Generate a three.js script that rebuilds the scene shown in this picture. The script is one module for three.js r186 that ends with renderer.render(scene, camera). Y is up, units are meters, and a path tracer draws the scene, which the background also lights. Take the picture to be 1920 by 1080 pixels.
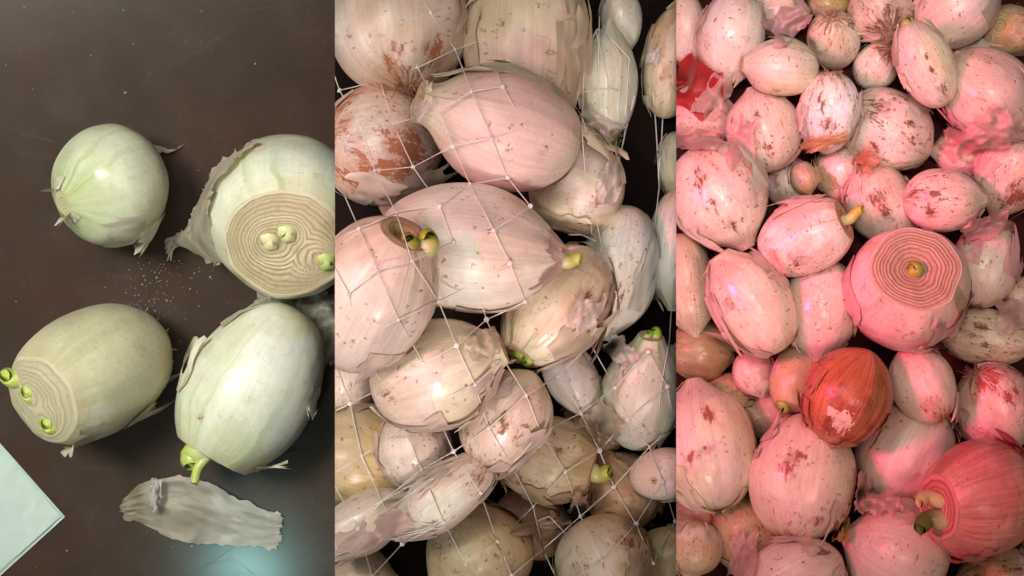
import * as THREE from 'three';
import { mergeGeometries } from 'three/addons/utils/BufferGeometryUtils.js';

// ---------------------------------------------------------------- camera, light, exposure
const scene = new THREE.Scene();
const D = 3, MPP = 0.00035;                                  // camera height, metres per photo pixel on the tray floor
const camera = new THREE.PerspectiveCamera(2 * Math.atan(540 * MPP / D) * 180 / Math.PI, 16 / 9, 0.1, 50);
camera.up.set(0, 0, -1); camera.position.set(0, D, 0); camera.lookAt(0, 0, 0);
const renderer = new THREE.WebGLRenderer({ antialias: true });
renderer.toneMapping = THREE.LinearToneMapping; renderer.toneMappingExposure = 1;
renderer.shadowMap.enabled = true;
scene.background = new THREE.Color().setRGB(0.17, 0.135, 0.115);
function panel(w, h, color, power, pos, aim) {
  const l = new THREE.RectAreaLight(color, power, w, h);
  l.position.set(...pos); l.lookAt(...aim); scene.add(l); return l;
}
function spot(color, power, pos, aim, deg, blend, radius = 4) {
  const l = new THREE.SpotLight(color, power, 0, deg * Math.PI / 180, blend, 2);
  l.position.set(...pos); l.target.position.set(...aim); l.castShadow = true; l.shadow.radius = radius;
  scene.add(l, l.target); return l;
}
const rgb = (r, g, b) => new THREE.Color().setRGB(r, g, b);
panel(0.8, 0.6, rgb(1, 0.93, 0.80), 5.2, [-0.45, 2.2, -0.71], [-0.1, 0, 0]);                  // broad daylight from the open side
spot(rgb(1, 0.99, 0.88), 14.5, [-0.76, 0.98, -0.22], [-0.26, -0.12, 0.02], 9.4, 0.45, 14);       // pale light over the table
panel(0.05, 0.032, rgb(0.5, 1, 0.95), 55, [-0.226, 0.62, 0.242], [-0.19, -0.15, 0.19]);      // unseen cool panel, added to put a window-like reflection in the table
spot(rgb(1, 0.82, 0.79), 4.6, [0.05, 1.0, 0.75], [-0.02, 0.05, -0.03], 8, 0.9, 6);            // unseen rosy spot, low in front, added for highlights on the netted onions
spot(rgb(1, 0.50, 0.55), 2.4, [-0.62, 0.66, -0.04], [-0.07, 0.06, -0.03], 8, 0.7, 6);         // red awning light on the net
spot(rgb(1, 0.07, 0.23), 11, [-0.56, 0.98, -0.14], [0.265, 0.15, -0.01], 8.6, 0.5, 8);         // red awning light on the heap
spot(rgb(1, 0.50, 0.42), 3.3, [0.5, 1.3, 0.3], [0.23, 0.15, 0.02], 9, 0.6, 10);                // salmon light through the awning on the heap
spot(rgb(1, 0.88, 0.84), 7, [0.14, 1.6, -0.3], [0.2, 0.15, -0.14], 6.5, 1, 7);               // daylight on the far end of the heap

// ---------------------------------------------------------------- small maths
function rng(seed) { let a = seed >>> 0; return () => { a = (a + 0x6D2B79F5) | 0; let t = Math.imul(a ^ (a >>> 15), 1 | a); t = (t + Math.imul(t ^ (t >>> 7), 61 | t)) ^ t; return ((t ^ (t >>> 14)) >>> 0) / 4294967296; }; }
const clamp = (x, a = 0, b = 1) => x < a ? a : x > b ? b : x;
const mix = (a, b, t) => a + (b - a) * t;
const sst = (a, b, x) => { const t = clamp((x - a) / (b - a)); return t * t * (3 - 2 * t); };
const V = (x, y, z) => new THREE.Vector3(x, y, z);
const RAD = Math.PI / 180;
function hash3(x, y, z) { let h = Math.imul(x, 374761393) ^ Math.imul(y, 668265263) ^ Math.imul(z, 2147483647 ^ 0x5bd1e995); h = Math.imul(h ^ (h >>> 13), 1274126177); return ((h ^ (h >>> 16)) >>> 0) / 4294967296; }
function noise3(x, y, z) {
  const xi = Math.floor(x), yi = Math.floor(y), zi = Math.floor(z);
  let fx = x - xi, fy = y - yi, fz = z - zi; fx = fx * fx * (3 - 2 * fx); fy = fy * fy * (3 - 2 * fy); fz = fz * fz * (3 - 2 * fz);
  const c = (i, j, k) => hash3(xi + i, yi + j, zi + k);
  return mix(mix(mix(c(0, 0, 0), c(1, 0, 0), fx), mix(c(0, 1, 0), c(1, 1, 0), fx), fy), mix(mix(c(0, 0, 1), c(1, 0, 1), fx), mix(c(0, 1, 1), c(1, 1, 1), fx), fy), fz) * 2 - 1;
}
// tileable noise sheets, values spread evenly over 0..1
const NL = 512;
function makeSheet(seed, base, octaves) {
  const out = new Float32Array(NL * NL); let amp = 1;
  for (let o = 0, p = base; o < octaves; o++, p *= 2, amp *= 0.55) {
    const r = rng(seed + o * 77), g = new Float32Array(p * p); for (let i = 0; i < p * p; i++) g[i] = r();
    for (let y = 0; y < NL; y++) { const fy = y * p / NL, y0 = Math.floor(fy); let ty = fy - y0; ty = ty * ty * (3 - 2 * ty); const r0 = (y0 % p) * p, r1 = ((y0 + 1) % p) * p;
      for (let x = 0; x < NL; x++) { const fx = x * p / NL, x0 = Math.floor(fx); let tx = fx - x0; tx = tx * tx * (3 - 2 * tx); const a = x0 % p, b = (x0 + 1) % p;
        out[y * NL + x] += amp * mix(mix(g[r0 + a], g[r0 + b], tx), mix(g[r1 + a], g[r1 + b], tx), ty); } }
  }
  const sorted = Float32Array.from(out).sort(), q = new Float32Array(257);
  for (let i = 0; i <= 256; i++) q[i] = sorted[Math.min(NL * NL - 1, Math.floor(i / 256 * (NL * NL - 1)))];
  for (let i = 0; i < out.length; i++) { let lo = 0, hi = 256; const v = out[i]; while (hi - lo > 1) { const m = (lo + hi) >> 1; if (q[m] <= v) lo = m; else hi = m; } out[i] = (lo + clamp((v - q[lo]) / (q[hi] - q[lo] + 1e-9))) / 256; }
  return out;
}
const SA = makeSheet(11, 16, 5), SB = makeSheet(23, 16, 5), SC = makeSheet(37, 32, 4);
function smp(s, x, y) {
  const xf = Math.floor(x), yf = Math.floor(y), tx = x - xf, ty = y - yf, x0 = xf & 511, y0 = (yf & 511) << 9, x1 = (xf + 1) & 511, y1 = ((yf + 1) & 511) << 9;
  const a = s[y0 + x0], b = s[y1 + x0]; return a + (s[y0 + x1] - a) * tx + ((b + (s[y1 + x1] - b) * tx) - (a + (s[y0 + x1] - a) * tx)) * ty;
}
// a photo pixel at a given height
const P = (px, py, y) => V((px - 960) * MPP * (D - y) / D, y, (py - 540) * MPP * (D - y) / D);
const sizeAt = (n, y) => n * MPP * (D - y) / D;

// ---------------------------------------------------------------- objects and names
const used = {};
function numbered(n) { const k = used[n] = (used[n] ?? -1) + 1; return k ? `${n}_${String(k).padStart(3, '0')}` : n; }
function tag(o, label, category, group, kind) { o.userData = {}; if (label) o.userData.label = label; if (category) o.userData.category = category; if (group) o.userData.group = group; if (kind) o.userData.kind = kind; return o; }
function thing(name, pos, label, category, group) { const g = new THREE.Group(); g.name = numbered(name); g.position.copy(pos); scene.add(g); return tag(g, label, category, group); }
function part(name, geo, mat, parent) { const m = new THREE.Mesh(geo, mat); m.name = name; m.castShadow = m.receiveShadow = true; parent.add(m); return m; }

// ---------------------------------------------------------------- onion skin textures, 16 onions to a sheet
const ATLAS = 2048, CELL = 512, BAT = 1024, BCELL = 256;
const sheets = [];
let cellsUsed = 0;
function nextCell() {
  const n = cellsUsed++, a = Math.floor(n / 16), c = n % 16;
  if (!sheets[a]) {
    const col = new Uint8Array(ATLAS * ATLAS * 4), bmp = new Uint8Array(BAT * BAT * 4);
    const tc = new THREE.DataTexture(col, ATLAS, ATLAS), tb = new THREE.DataTexture(bmp, BAT, BAT);
    tc.colorSpace = THREE.SRGBColorSpace;
    for (const t of [tc, tb]) { t.magFilter = THREE.LinearFilter; t.minFilter = THREE.LinearFilter; t.needsUpdate = true; }
    const mat = new THREE.MeshPhysicalMaterial({ map: tc, bumpMap: tb, bumpScale: 0.0016, roughnessMap: tb, roughness: 1, clearcoat: 0.24, clearcoatRoughness: 0.26 });
    mat.name = 'onion_skin';
    sheets[a] = { col, bmp, mat };
  }
  return { ...sheets[a], cx: c % 4, cy: c >> 2 };
}
const toS = (x) => { x = clamp(x); return 255 * (x <= 0.0031308 ? 12.92 * x : 1.055 * Math.pow(x, 1 / 2.4) - 0.055); };
const LUT = new Uint8Array(1025); for (let i = 0; i <= 1024; i++) LUT[i] = Math.round(toS(i / 1024));
const lut = (x) => LUT[x <= 0 ? 0 : x >= 1 ? 1024 : (x * 1024) | 0];
function paintOnion(cell, o, seed, spots) {
  const r = rng(seed), s1 = r() * 512, s2 = r() * 512, s3 = r() * 512, s4 = r() * 512;
  const A = o.col, B = o.col2 ?? [A[0] * 1.04, A[1] * 1.05, A[2] * 1.08], vein = o.vein ?? 0.5, dirt = o.dirt ?? 0.3, dc = o.dc ?? [0.22, 0.105, 0.05], gr = o.green ?? 0, rt = o.rootDirt ?? 0.3, seam = o.seam ?? 0.6;
  const tear = o.tear ?? 0;
  for (let j = 0; j < CELL; j++) {
    const v = j / (CELL - 1), neckW = sst(0.55, 1, v), rootW = sst(0.3, 0.02, v);
    for (let i = 0; i < CELL; i++) {
      const u = i / (CELL - 1), x = u * 512, y = v * 320;
      const lowA = smp(SA, x * 0.22 + s1, y * 0.3 + s2), mid = smp(SB, x * 0.9 + s3, y * 0.9 + s1), fine = smp(SC, x * 2.7 + s2, y * 3.1 + s4);
      const wob = (lowA - 0.5) * 26;
      const vn = smp(SB, x * 1.9 + wob + s4, y * 0.035 + s2);
      const ly_ = lowA * 0.8 + mid * 0.2, layer = 0.65 * sst(0.2, 0.8, ly_) + 0.35 * sst(0.485, 0.515, ly_);
      let c0 = mix(A[0], B[0], layer), c1 = mix(A[1], B[1], layer), c2 = mix(A[2], B[2], layer);
      const lng = smp(SC, x * 5.2 + wob + s1, y * 0.12 + s3), fleck = smp(SC, x * 5.3 + s4, y * 5.1 + s2);
      const mott = 0.90 + 0.10 * mid + 0.05 * (fine - 0.5) + (o.lng ?? 0.12) * (lng - 0.5) + 0.04 * (fleck - 0.5); c0 *= mott; c1 *= mott; c2 *= mott * (0.96 + 0.07 * lowA);
      { const st = sst(0.55, 0.95, smp(SA, x * 0.5 + s4, y * 0.45 + s1)) * 0.22 * (0.5 + 0.5 * fine); c0 *= 1 - st * 0.35; c1 *= 1 - st * 0.6; c2 *= 1 - st; }
      const ck = Math.abs(smp(SB, x * 0.6 + s1 + 40, y * 0.75 + s4) - 0.5), crack = sst(0.012, 0.002, ck) * sst(0.45, 0.8, smp(SA, x * 0.9 + s2, y * 0.9 + s4)) * (o.seam ?? 0.6); c0 *= 1 - 0.4 * crack; c1 *= 1 - 0.45 * crack; c2 *= 1 - 0.45 * crack;
      // veins
      const vm = sst(0.80, 0.95, vn) * vein * (0.35 + 0.75 * Math.max(neckW, rootW * 0.6)) * (0.4 + 0.6 * mid);
      c0 = mix(c0, c0 * 0.55, vm); c1 = mix(c1, c1 * 0.62, vm); c2 = mix(c2, c2 * 0.42, vm);
      // green towards the neck
      if (gr) { const g = gr * neckW * (0.55 + 0.6 * sst(0.3, 0.8, vn)) * (0.6 + 0.5 * lowA); c0 = mix(c0, 0.36, g * 0.8); c1 = mix(c1, 0.5, g * 0.75); c2 = mix(c2, 0.14, g * 0.85); }
      // yellow-brown towards the ends
      const e = clamp((rootW * 0.5 * (0.3 + mid) + sst(0.88, 1, v) * 0.4) * (0.35 + rt)); c0 = mix(c0, 0.5, e); c1 = mix(c1, 0.36, e); c2 = mix(c2, 0.19, e);
      // torn edge lines of the outer skin
      const ed = Math.abs(lowA * 0.8 + mid * 0.2 - 0.5), sl = seam * sst(0.014, 0.003, ed) * sst(0.2, 0.6, smp(SA, x * 0.7 + s4, y * 0.7 + s3));
      c0 = mix(c0, 0.33, sl * 0.6); c1 = mix(c1, 0.24, sl * 0.6); c2 = mix(c2, 0.17, sl * 0.6);
      if (tear) { let tk = tear; if (o.tearSpots) for (const q of o.tearSpots) { const dx = (u - q[0]) * q[4], dy = (v - q[1]) * q[5]; tk += q[3] * Math.exp(-(dx * dx + dy * dy) / (q[2] * q[2])); } const tw = sst(1 - tk, 1 - tk + 0.05, smp(SB, x * 0.7 + s2, y * 0.35 + s4) * 0.7 + fine * 0.3); c0 = mix(c0, o.tearCol[0], tw); c1 = mix(c1, o.tearCol[1], tw); c2 = mix(c2, o.tearCol[2], tw); }
      // soil
      let w = 0; if (spots) for (const q of spots) { let du = Math.abs(u - q[0]); const dx = du * q[4], dy = (v - q[1]) * q[5]; w += q[3] * Math.exp(-(dx * dx + dy * dy) / (q[2] * q[2])); }
      const dn = smp(SB, x * 2.1 + s2, y * 1.0 + s3) * 0.42 + smp(SC, x * 3.7 + s1, y * 1.5 + s2) * 0.34 + smp(SC, x * 7.1 + s3, y * 4.3 + s1) * 0.24;
      const rad = (smp(SC, x * 1.3 + s3, y * 0.25 + s4) - 0.35) * rootW * rt * 0.9;
      const th = 0.945 - dirt * 0.27 - Math.max(0, rad) - w * 0.46;
      const soft = sst(0.52, 0.98, smp(SA, x * 0.55 + s3, y * 0.42 + s2) * 0.7 + fine * 0.3) * clamp((dirt - 0.12) * 0.75 + w * 0.3 + rt * rootW * 0.4) * (0.5 + 0.5 * lng) * 0.75; c0 = mix(c0, dc[0] * 1.9, soft); c1 = mix(c1, dc[1] * 2.1, soft); c2 = mix(c2, dc[2] * 2.3, soft);
      const m = sst(th, th + 0.17, dn) * (0.6 + 0.4 * fleck), dust = sst(th - 0.34, th + 0.08, dn * 0.6 + mid * 0.4) * 0.5 * Math.min(1, dirt * 0.9 + w + rt * rootW);
      const speck = sst(0.982 - dirt * 0.03, 0.995, smp(SC, x * 1.7 + s4, y * 2 + s1)) * 0.7 * (o.spk ?? 1);
      const k = clamp(Math.max(m * 0.85, speck) * (0.75 + 0.4 * fine) + dust);
      c0 = mix(c0, dc[0], k); c1 = mix(c1, dc[1], k); c2 = mix(c2, dc[2], k);
      const at = ((cell.cy * CELL + j) * ATLAS + cell.cx * CELL + i) * 4;
      cell.col[at] = lut(c0); cell.col[at + 1] = lut(c1); cell.col[at + 2] = lut(c2); cell.col[at + 3] = 255;
      if (!(i & 1) && !(j & 1)) {
        const bt = ((cell.cy * BCELL + (j >> 1)) * BAT + cell.cx * BCELL + (i >> 1)) * 4;
        const wrink = smp(SB, x * 0.55 + s1, y * 0.4 + s4);
        cell.bmp[bt] = 255 * clamp(0.25 + 0.16 * layer - 0.10 * sst(0.7, 0.97, vn) * (0.3 + vein) * (0.3 + neckW + rootW) + 0.22 * k + 0.2 * wrink * (o.wrinkle ?? 0.6) + 0.05 * fine);
        cell.bmp[bt + 1] = 255 * clamp((o.rough ?? 0.36) + 0.4 * k + 0.14 * (mid - 0.5) + 0.08 * layer);
        cell.bmp[bt + 2] = 0; cell.bmp[bt + 3] = 255;
      }
    }
  }
}

// ---------------------------------------------------------------- shared materials
const M = {};
const std = (name, rgb, o = {}) => { const m = new THREE.MeshPhysicalMaterial({ color: new THREE.Color().setRGB(...rgb), roughness: 0.6, ...o }); m.name = name; M[name] = m; return m; };
std('cut', [1, 1, 1], { vertexColors: true, roughness: 0.62 });
std('sprout', [1, 1, 1], { vertexColors: true, roughness: 0.42, clearcoat: 0.2 });
std('skin', [1, 1, 1], { vertexColors: true, roughness: 0.5, side: THREE.DoubleSide, transmission: 0.12, thickness: 0 });
std('sheet', [1, 1, 1], { vertexColors: true, roughness: 0.5, side: THREE.DoubleSide, transmission: 0.5, thickness: 0 });
std('root', [1, 1, 1], { vertexColors: true, roughness: 0.9 });
std('strand', [0.86, 0.83, 0.81], { roughness: 0.4, transmission: 0.25, thickness: 0 });

// ---------------------------------------------------------------- clipping by a slanted crate side
const clipPlane = (px) => { const a = P(px, 0, 0), b = P(px, 0, 0.2), n = V(b.y - a.y, a.x - b.x, 0).normalize(); return { n, c: n.dot(a) }; };   // keeps what lies towards +x
const PLC = clipPlane(628), PLR = clipPlane(1268);
function clipGeometry(g, pl, off) {
  const src = g.index ? g.toNonIndexed() : g, pos = src.attributes.position, names = Object.keys(src.attributes), n = pos.count, dist = new Float32Array(n);
  let any = false, all = true;
  for (let i = 0; i < n; i++) { dist[i] = (pos.getX(i) + off.x) * pl.n.x + (pos.getY(i) + off.y) * pl.n.y - pl.c; if (dist[i] < 0) any = true; else all = false; }
  if (!any) return g; if (all) return null;
  const out = {}; for (const k of names) out[k] = [];
  const rim = [];
  const get = (k, i) => { const a = src.attributes[k], s = a.itemSize; const r = []; for (let c = 0; c < s; c++) r.push(a.array[i * s + c]); return r; };
  for (let t = 0; t < n; t += 3) {
    const poly = [];
    const cutPts = [];
    for (let e = 0; e < 3; e++) {
      const i = t + e, j = t + (e + 1) % 3, di = dist[i], dj = dist[j];
      if (di >= 0) poly.push([i, i, 0]);
      if ((di >= 0) !== (dj >= 0)) { const f = di / (di - dj); poly.push([i, j, f]); cutPts.push([i, j, f]); }
    }
    if (poly.length < 3) continue;
    const vtx = poly.map(([i, j, f]) => { const o = {}; for (const k of names) { const a = get(k, i), b = get(k, j); o[k] = a.map((x, c) => mix(x, b[c], f)); } return o; });
    for (let q = 1; q + 1 < vtx.length; q++) for (const w of [vtx[0], vtx[q], vtx[q + 1]]) for (const k of names) out[k].push(...w[k]);
    if (cutPts.length === 2) rim.push(cutPts.map(([i, j, f]) => { const o = {}; for (const k of names) { const a = get(k, i), b = get(k, j); o[k] = a.map((x, c) => mix(x, b[c], f)); } return o; }));
  }
  if (rim.length > 6) {   // flat sliced face
    const mean = {}; for (const k of names) { mean[k] = rim[0][0][k].map((_, c) => rim.reduce((s, r) => s + r[0][k][c], 0) / rim.length); }
    const nn = [-pl.n.x, -pl.n.y, 0];
    for (const [a, b] of rim) for (const w of [mean, b, a]) for (const k of names) out[k].push(...(k === 'normal' ? nn : k === 'uv' ? mean.uv : w[k]));
  }
  const r = new THREE.BufferGeometry(); for (const k of names) r.setAttribute(k, new THREE.Float32BufferAttribute(out[k], src.attributes[k].itemSize));
  return r;
}

// ---------------------------------------------------------------- building geometry
function gridGeometry(nu, nv, f, closedU = false) {   // f(u, v) -> {p, c?, uv?}
  const pos = [], col = [], uv = [], idx = []; let hasC = false, hasUV = false;
  for (let j = 0; j <= nv; j++) for (let i = 0; i <= nu; i++) { const q = f(i / nu, j / nv, i, j); pos.push(q.p.x, q.p.y, q.p.z); if (q.c) { hasC = true; col.push(...q.c); } if (q.uv) { hasUV = true; uv.push(...q.uv); } }
  for (let j = 0; j < nv; j++) for (let i = 0; i < nu; i++) { const a = j * (nu + 1) + i, b = a + 1, c = a + nu + 1, d = c + 1; idx.push(a, b, c, b, d, c); }
  const g = new THREE.BufferGeometry(); g.setAttribute('position', new THREE.Float32BufferAttribute(pos, 3));
  if (hasC) g.setAttribute('color', new THREE.Float32BufferAttribute(col, 3)); if (hasUV) g.setAttribute('uv', new THREE.Float32BufferAttribute(uv, 2));
  g.setIndex(idx); g.computeVertexNormals();
  if (closedU) { const n = g.attributes.normal; for (let j = 0; j <= nv; j++) { const a = j * (nu + 1), b = a + nu, x = n.getX(a) + n.getX(b), y = n.getY(a) + n.getY(b), z = n.getZ(a) + n.getZ(b), l = Math.hypot(x, y, z) || 1; n.setXYZ(a, x / l, y / l, z / l); n.setXYZ(b, x / l, y / l, z / l); } }
  return g;
}
function tube(points, radii, seg = 6, colf = null, smooth = 1) {
  const pts = smooth > 1 ? new THREE.CatmullRomCurve3(points).getPoints(points.length * smooth) : points, n = pts.length;
  const frames = []; let up = V(0.13, 0.97, 0.21);
  for (let i = 0; i < n; i++) { const t = pts[Math.min(n - 1, i + 1)].clone().sub(pts[Math.max(0, i - 1)]).normalize(); let b = up.clone().addScaledVector(t, -up.dot(t)); if (b.lengthSq() < 1e-6) b = V(1, 0, 0).addScaledVector(t, -t.x); b.normalize(); up = b; frames.push([b, t.clone().cross(b)]); }
  const rad = (t) => typeof radii === 'number' ? radii : mix(radii[0], radii[1], t);
  return gridGeometry(seg, n - 1, (u, v, i, j) => { const [b, c] = frames[j], a = u * Math.PI * 2, R = rad(v); const end = (j === 0 || j === n - 1) ? 0.75 : 1; return { p: pts[j].clone().addScaledVector(b, Math.cos(a) * R * end).addScaledVector(c, Math.sin(a) * R * end), c: colf ? colf(v) : null }; }, true);
}
const ITEMS = [];
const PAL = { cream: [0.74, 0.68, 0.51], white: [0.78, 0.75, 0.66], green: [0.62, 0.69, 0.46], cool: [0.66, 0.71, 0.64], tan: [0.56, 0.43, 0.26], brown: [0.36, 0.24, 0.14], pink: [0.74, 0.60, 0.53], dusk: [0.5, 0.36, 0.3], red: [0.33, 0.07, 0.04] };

// collision heightfield (one per zone)
class Field {
  constructor(x0, x1, z0, z1, floor) { this.h = 0.0016; this.x0 = x0; this.z0 = z0; this.nx = Math.ceil((x1 - x0) / this.h); this.nz = Math.ceil((z1 - z0) / this.h); this.a = new Float32Array(this.nx * this.nz).fill(floor); this.floor = floor; }
  each(o, f) {
    const { c, d, a, b } = o, k0 = 1 / (b * b), k1 = 1 / (a * a) - k0, xx = k0 + k1 * d.x * d.x, yy = k0 + k1 * d.y * d.y, zz = k0 + k1 * d.z * d.z, xy = k1 * d.x * d.y, xz = k1 * d.x * d.z, yz = k1 * d.y * d.z, R = Math.max(a, b);
    const i0 = Math.max(0, Math.floor((c.x - R - this.x0) / this.h)), i1 = Math.min(this.nx - 1, Math.ceil((c.x + R - this.x0) / this.h)), j0 = Math.max(0, Math.floor((c.z - R - this.z0) / this.h)), j1 = Math.min(this.nz - 1, Math.ceil((c.z + R - this.z0) / this.h));
    for (let j = j0; j <= j1; j++) for (let i = i0; i <= i1; i++) {
      const x = this.x0 + (i + 0.5) * this.h - c.x, z = this.z0 + (j + 0.5) * this.h - c.z, B = xy * x + yz * z, C = xx * x * x + 2 * xz * x * z + zz * z * z - 1, disc = B * B - yy * C;
      if (disc < 0) continue; const s = Math.sqrt(disc); f(j * this.nx + i, (-B - s) / yy, (-B + s) / yy);
    }
  }
  rest(o) { let y = -1e9; this.each(o, (k, lo) => { const v = this.a[k] - lo; if (v > y) y = v; }); return y; }
  add(o) { this.each(o, (k, lo, hi) => { const v = o.c.y + hi; if (v > this.a[k]) this.a[k] = v; }); }
  at(x, z) { const i = clamp(Math.floor((x - this.x0) / this.h), 0, this.nx - 1), j = clamp(Math.floor((z - this.z0) / this.h), 0, this.nz - 1); return this.a[j * this.nx + i]; }
}
let seedN = 100;
function onion(field, [cx, cy, Pl, W, ang, tilt], o, label) {
  const seed = seedN += 17, R = rng(seed), zone = o.zone;
  const ca = Math.cos(ang * RAD), sa = Math.sin(ang * RAD), ct = Math.cos(tilt * RAD), st = Math.sin(tilt * RAD), d = V(ct * ca, st, ct * sa);
  let Lp = (Pl * Pl - W * W * st * st); Lp = Lp > 0 ? Math.sqrt(Lp) / Math.max(ct, 0.15) : W * 0.9; Lp = clamp(Lp, W * 0.8, W * 2.2);
  // drop it on what already lies there
  let y = field.floor + sizeAt(W / 2, field.floor), k = o.k ?? 0.86, c;
  for (let it = 0; it < 4; it++) { c = P(cx, cy, y); const a = sizeAt(Lp / 2, y), b = sizeAt(W / 2, y); y = Math.max(field.rest({ c, d, a: a * k, b: b * k }), -1); if (o.maxY != null) y = Math.min(y, o.maxY); }
  c = P(cx, cy, y); const a = sizeAt(Lp / 2, y), b = sizeAt(W / 2, y);
  field.add({ c, d, a: a * 0.97, b: b * 0.97 });
  const e2 = V(0, 1, 0).addScaledVector(d, -d.y); if (e2.lengthSq() < 1e-4) e2.set(0, 0, -1).addScaledVector(d, d.z); e2.normalize();
  const e1 = e2.clone().cross(d);
  // profile along the axis
  const plain = !o.neck && !o.cut && !o.root, pt = plain ? Math.max(o.pt ?? 0.45, 0.62) : o.pt ?? 0.45, rn = o.neck ?? (plain ? 0.1 + 0.09 * hash3(seed, 3, 1) : 0), rp = o.rp ?? 0;
  const prof = (q) => { let r = Math.pow(Math.max(0, 1 - q * q), 0.44); if (q > 0) { r = Math.pow(Math.max(0, 1 - q * q), 0.44 + 0.5 * pt); if (rn) { const w = sst(0.62, 1, q); r = Math.max(r * (1 - 0.25 * w), 0); r = Math.sqrt(r * r + rn * rn * w); } } else if (rp) r *= 1 + rp * q * q * q * 0.5; return r; };
  let qe = 1; if (o.cut) { let lo = 0, hi = 1; for (let i = 0; i < 30; i++) { const m = (lo + hi) / 2; if (prof(m) > o.cut) lo = m; else hi = m; } qe = lo; }
  const phE = Math.acos(-qe), big = W > 150, nu = big ? 112 : 72, nv = big ? 72 : 48;
  const ridges = 7 + Math.floor(R() * 6), rph = R() * 6.28, lump = o.lump ?? 1, sx = R() * 50, ri = (o.ridge ?? 1);
  const surf = (u, v) => {   // u turns round the axis (0.5 faces up), v runs root to neck
    const th = (u - 0.5) * Math.PI * 2, ph = phE * v, q = -Math.cos(ph), r0 = prof(q), cu = Math.cos(th), su = Math.sin(th);
    const n1 = noise3(cu * r0 * 1.2 + sx, su * r0 * 1.2 + 7, q * 1.2 + sx), n2 = noise3(cu * 3.1 * r0 + sx, su * 3.1 * r0, q * 2.1 + 5);
    const rd = ri * 0.011 * Math.sin(ridges * th + rph + n1 * 2.5) * (0.4 + 0.6 * sst(0.2, 1, Math.abs(q)));
    const r = b * (r0 * (1 + lump * (0.06 * n1 + 0.02 * n2) + rd) + (o.cut || rn ? 0.02 * n2 * sst(0.9, 1, v) : 0));
    const al = a * (q + 0.025 * n1 * (1 - q * q));
    return V(0, 0, 0).addScaledVector(d, al).addScaledVector(e2, cu * r).addScaledVector(e1, su * r);
  };
  const cell = nextCell();
  const toSpots = (list) => (list ?? []).map(([px, py, rp_, s]) => { const w = P(px, py, y + b * 0.8).sub(c), p0 = V(w.x, 0, w.z);
    const ax = clamp(p0.dot(d) / (a * Math.max(ct * ct, 0.3)) , -0.97, 0.97); void ax;
    const k0 = 1 / (b * b), k1 = 1 / (a * a) - k0, B = k1 * d.y * (d.x * w.x + d.z * w.z), yy = k0 + k1 * d.y * d.y, C = k0 * (w.x * w.x + w.z * w.z) + k1 * (d.x * w.x + d.z * w.z) ** 2 - 1, dis = Math.max(0, B * B - yy * C);
    const Y = (-B + Math.sqrt(dis)) / yy, p = V(w.x, Y, w.z), q = clamp(p.dot(d) / a, -0.99, 0.99), v = Math.acos(-q) / phE, u = Math.atan2(p.dot(e1), p.dot(e2)) / (2 * Math.PI) + 0.5;
    return [u, v, sizeAt(rp_, y), s, 2 * Math.PI * b * Math.sqrt(1 - q * q), phE * (a + b) / 2]; });
  const spots = toSpots(o.spots); if (o.tearAt) o.tearSpots = toSpots(o.tearAt);
  paintOnion(cell, o, seed, spots);
  const eps = 1.2 / CELL;
  const body = gridGeometry(nu, nv, (u, v) => ({ p: surf(u, v), uv: [(cell.cx + eps + u * (1 - 2 * eps)) / 4, (cell.cy + eps + v * (1 - 2 * eps)) / 4] }), true);
  const parts = [['bulb', body, cell.mat]];
  // cut end with its rings
  if (o.cut || rn) {
    const ring = []; for (let i = 0; i <= nu; i++) ring.push(surf(i / nu, 1)); const mid = V(0, 0, 0); for (let i = 0; i < nu; i++) mid.addScaledVector(ring[i], 1 / nu);
    const rr = big && o.cut ? 80 : 26, nr = o.rings ?? 7, ctr = o.ctr ?? [[0.05, 0.02, 1]], bR = b * (o.cut || rn), CL = o.cutL ?? [0.60, 0.50, 0.31], CD = o.cutD ?? [0.30, 0.20, 0.10], dome = o.dome ?? 0.06;
    const face = gridGeometry(nu, rr, (u, v) => {
      const s = 1 - v, i = Math.round(u * nu), p0 = ring[i].clone().sub(mid), th = (u - 0.5) * Math.PI * 2, X = Math.sin(th) * s, Y = Math.cos(th) * s;
      let f = 9, best = 9, soft = 0; for (const [x, yy, w] of ctr) { const ax = X - x, ay = Y - yy, A = ax * ax + ay * ay, B = ax * x + ay * yy, t = A < 1e-9 ? 0 : A / (-B + Math.sqrt(Math.max(0, B * B + A * (1 - x * x - yy * yy)))), g = Math.pow(clamp(t), w); best = Math.min(best, Math.sqrt(A) * 1.2); f = Math.min(f, g); soft += Math.exp(-14 * g); } if (ctr.length > 1) f = mix(f, clamp(-Math.log(soft) / 14 + 0.02), 0.12);
      const edge = sst(0.80, 1, s); f = mix(f, s, edge);
      f = clamp(f + 0.022 * Math.sin(f * 11 + seed)); f += 0.008 * noise3(X * 3 + sx, Y * 3, 3) + 0.009 * noise3(X * 9, Y * 9 + sx, 3) + 0.004 * noise3(X * 30, Y * 30 + sx, 3);
      const fr = f * nr, saw = fr - Math.floor(fr), wd = 0.72 + 0.2 * hash3(Math.floor(fr), seed, 5), tooth = saw < wd ? Math.sin(saw / wd * Math.PI) ** 0.45 : 0, lvl = hash3(Math.floor(fr), seed, 1);
      const rim = sst(1, 0.94, s) * 1, core = sst(0.22, 0.05, best);
      const h = bR * (dome * (1 - s * s) + 0.013 * tooth * rim * (0.3 + 1.2 * lvl) - (o.hollow ?? 0.05) * sst(0.7, 0.1, s) + 0.02 * noise3(X * 4, Y * 4, sx));
      const p = mid.clone().addScaledVector(p0, s).addScaledVector(d, h);
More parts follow.
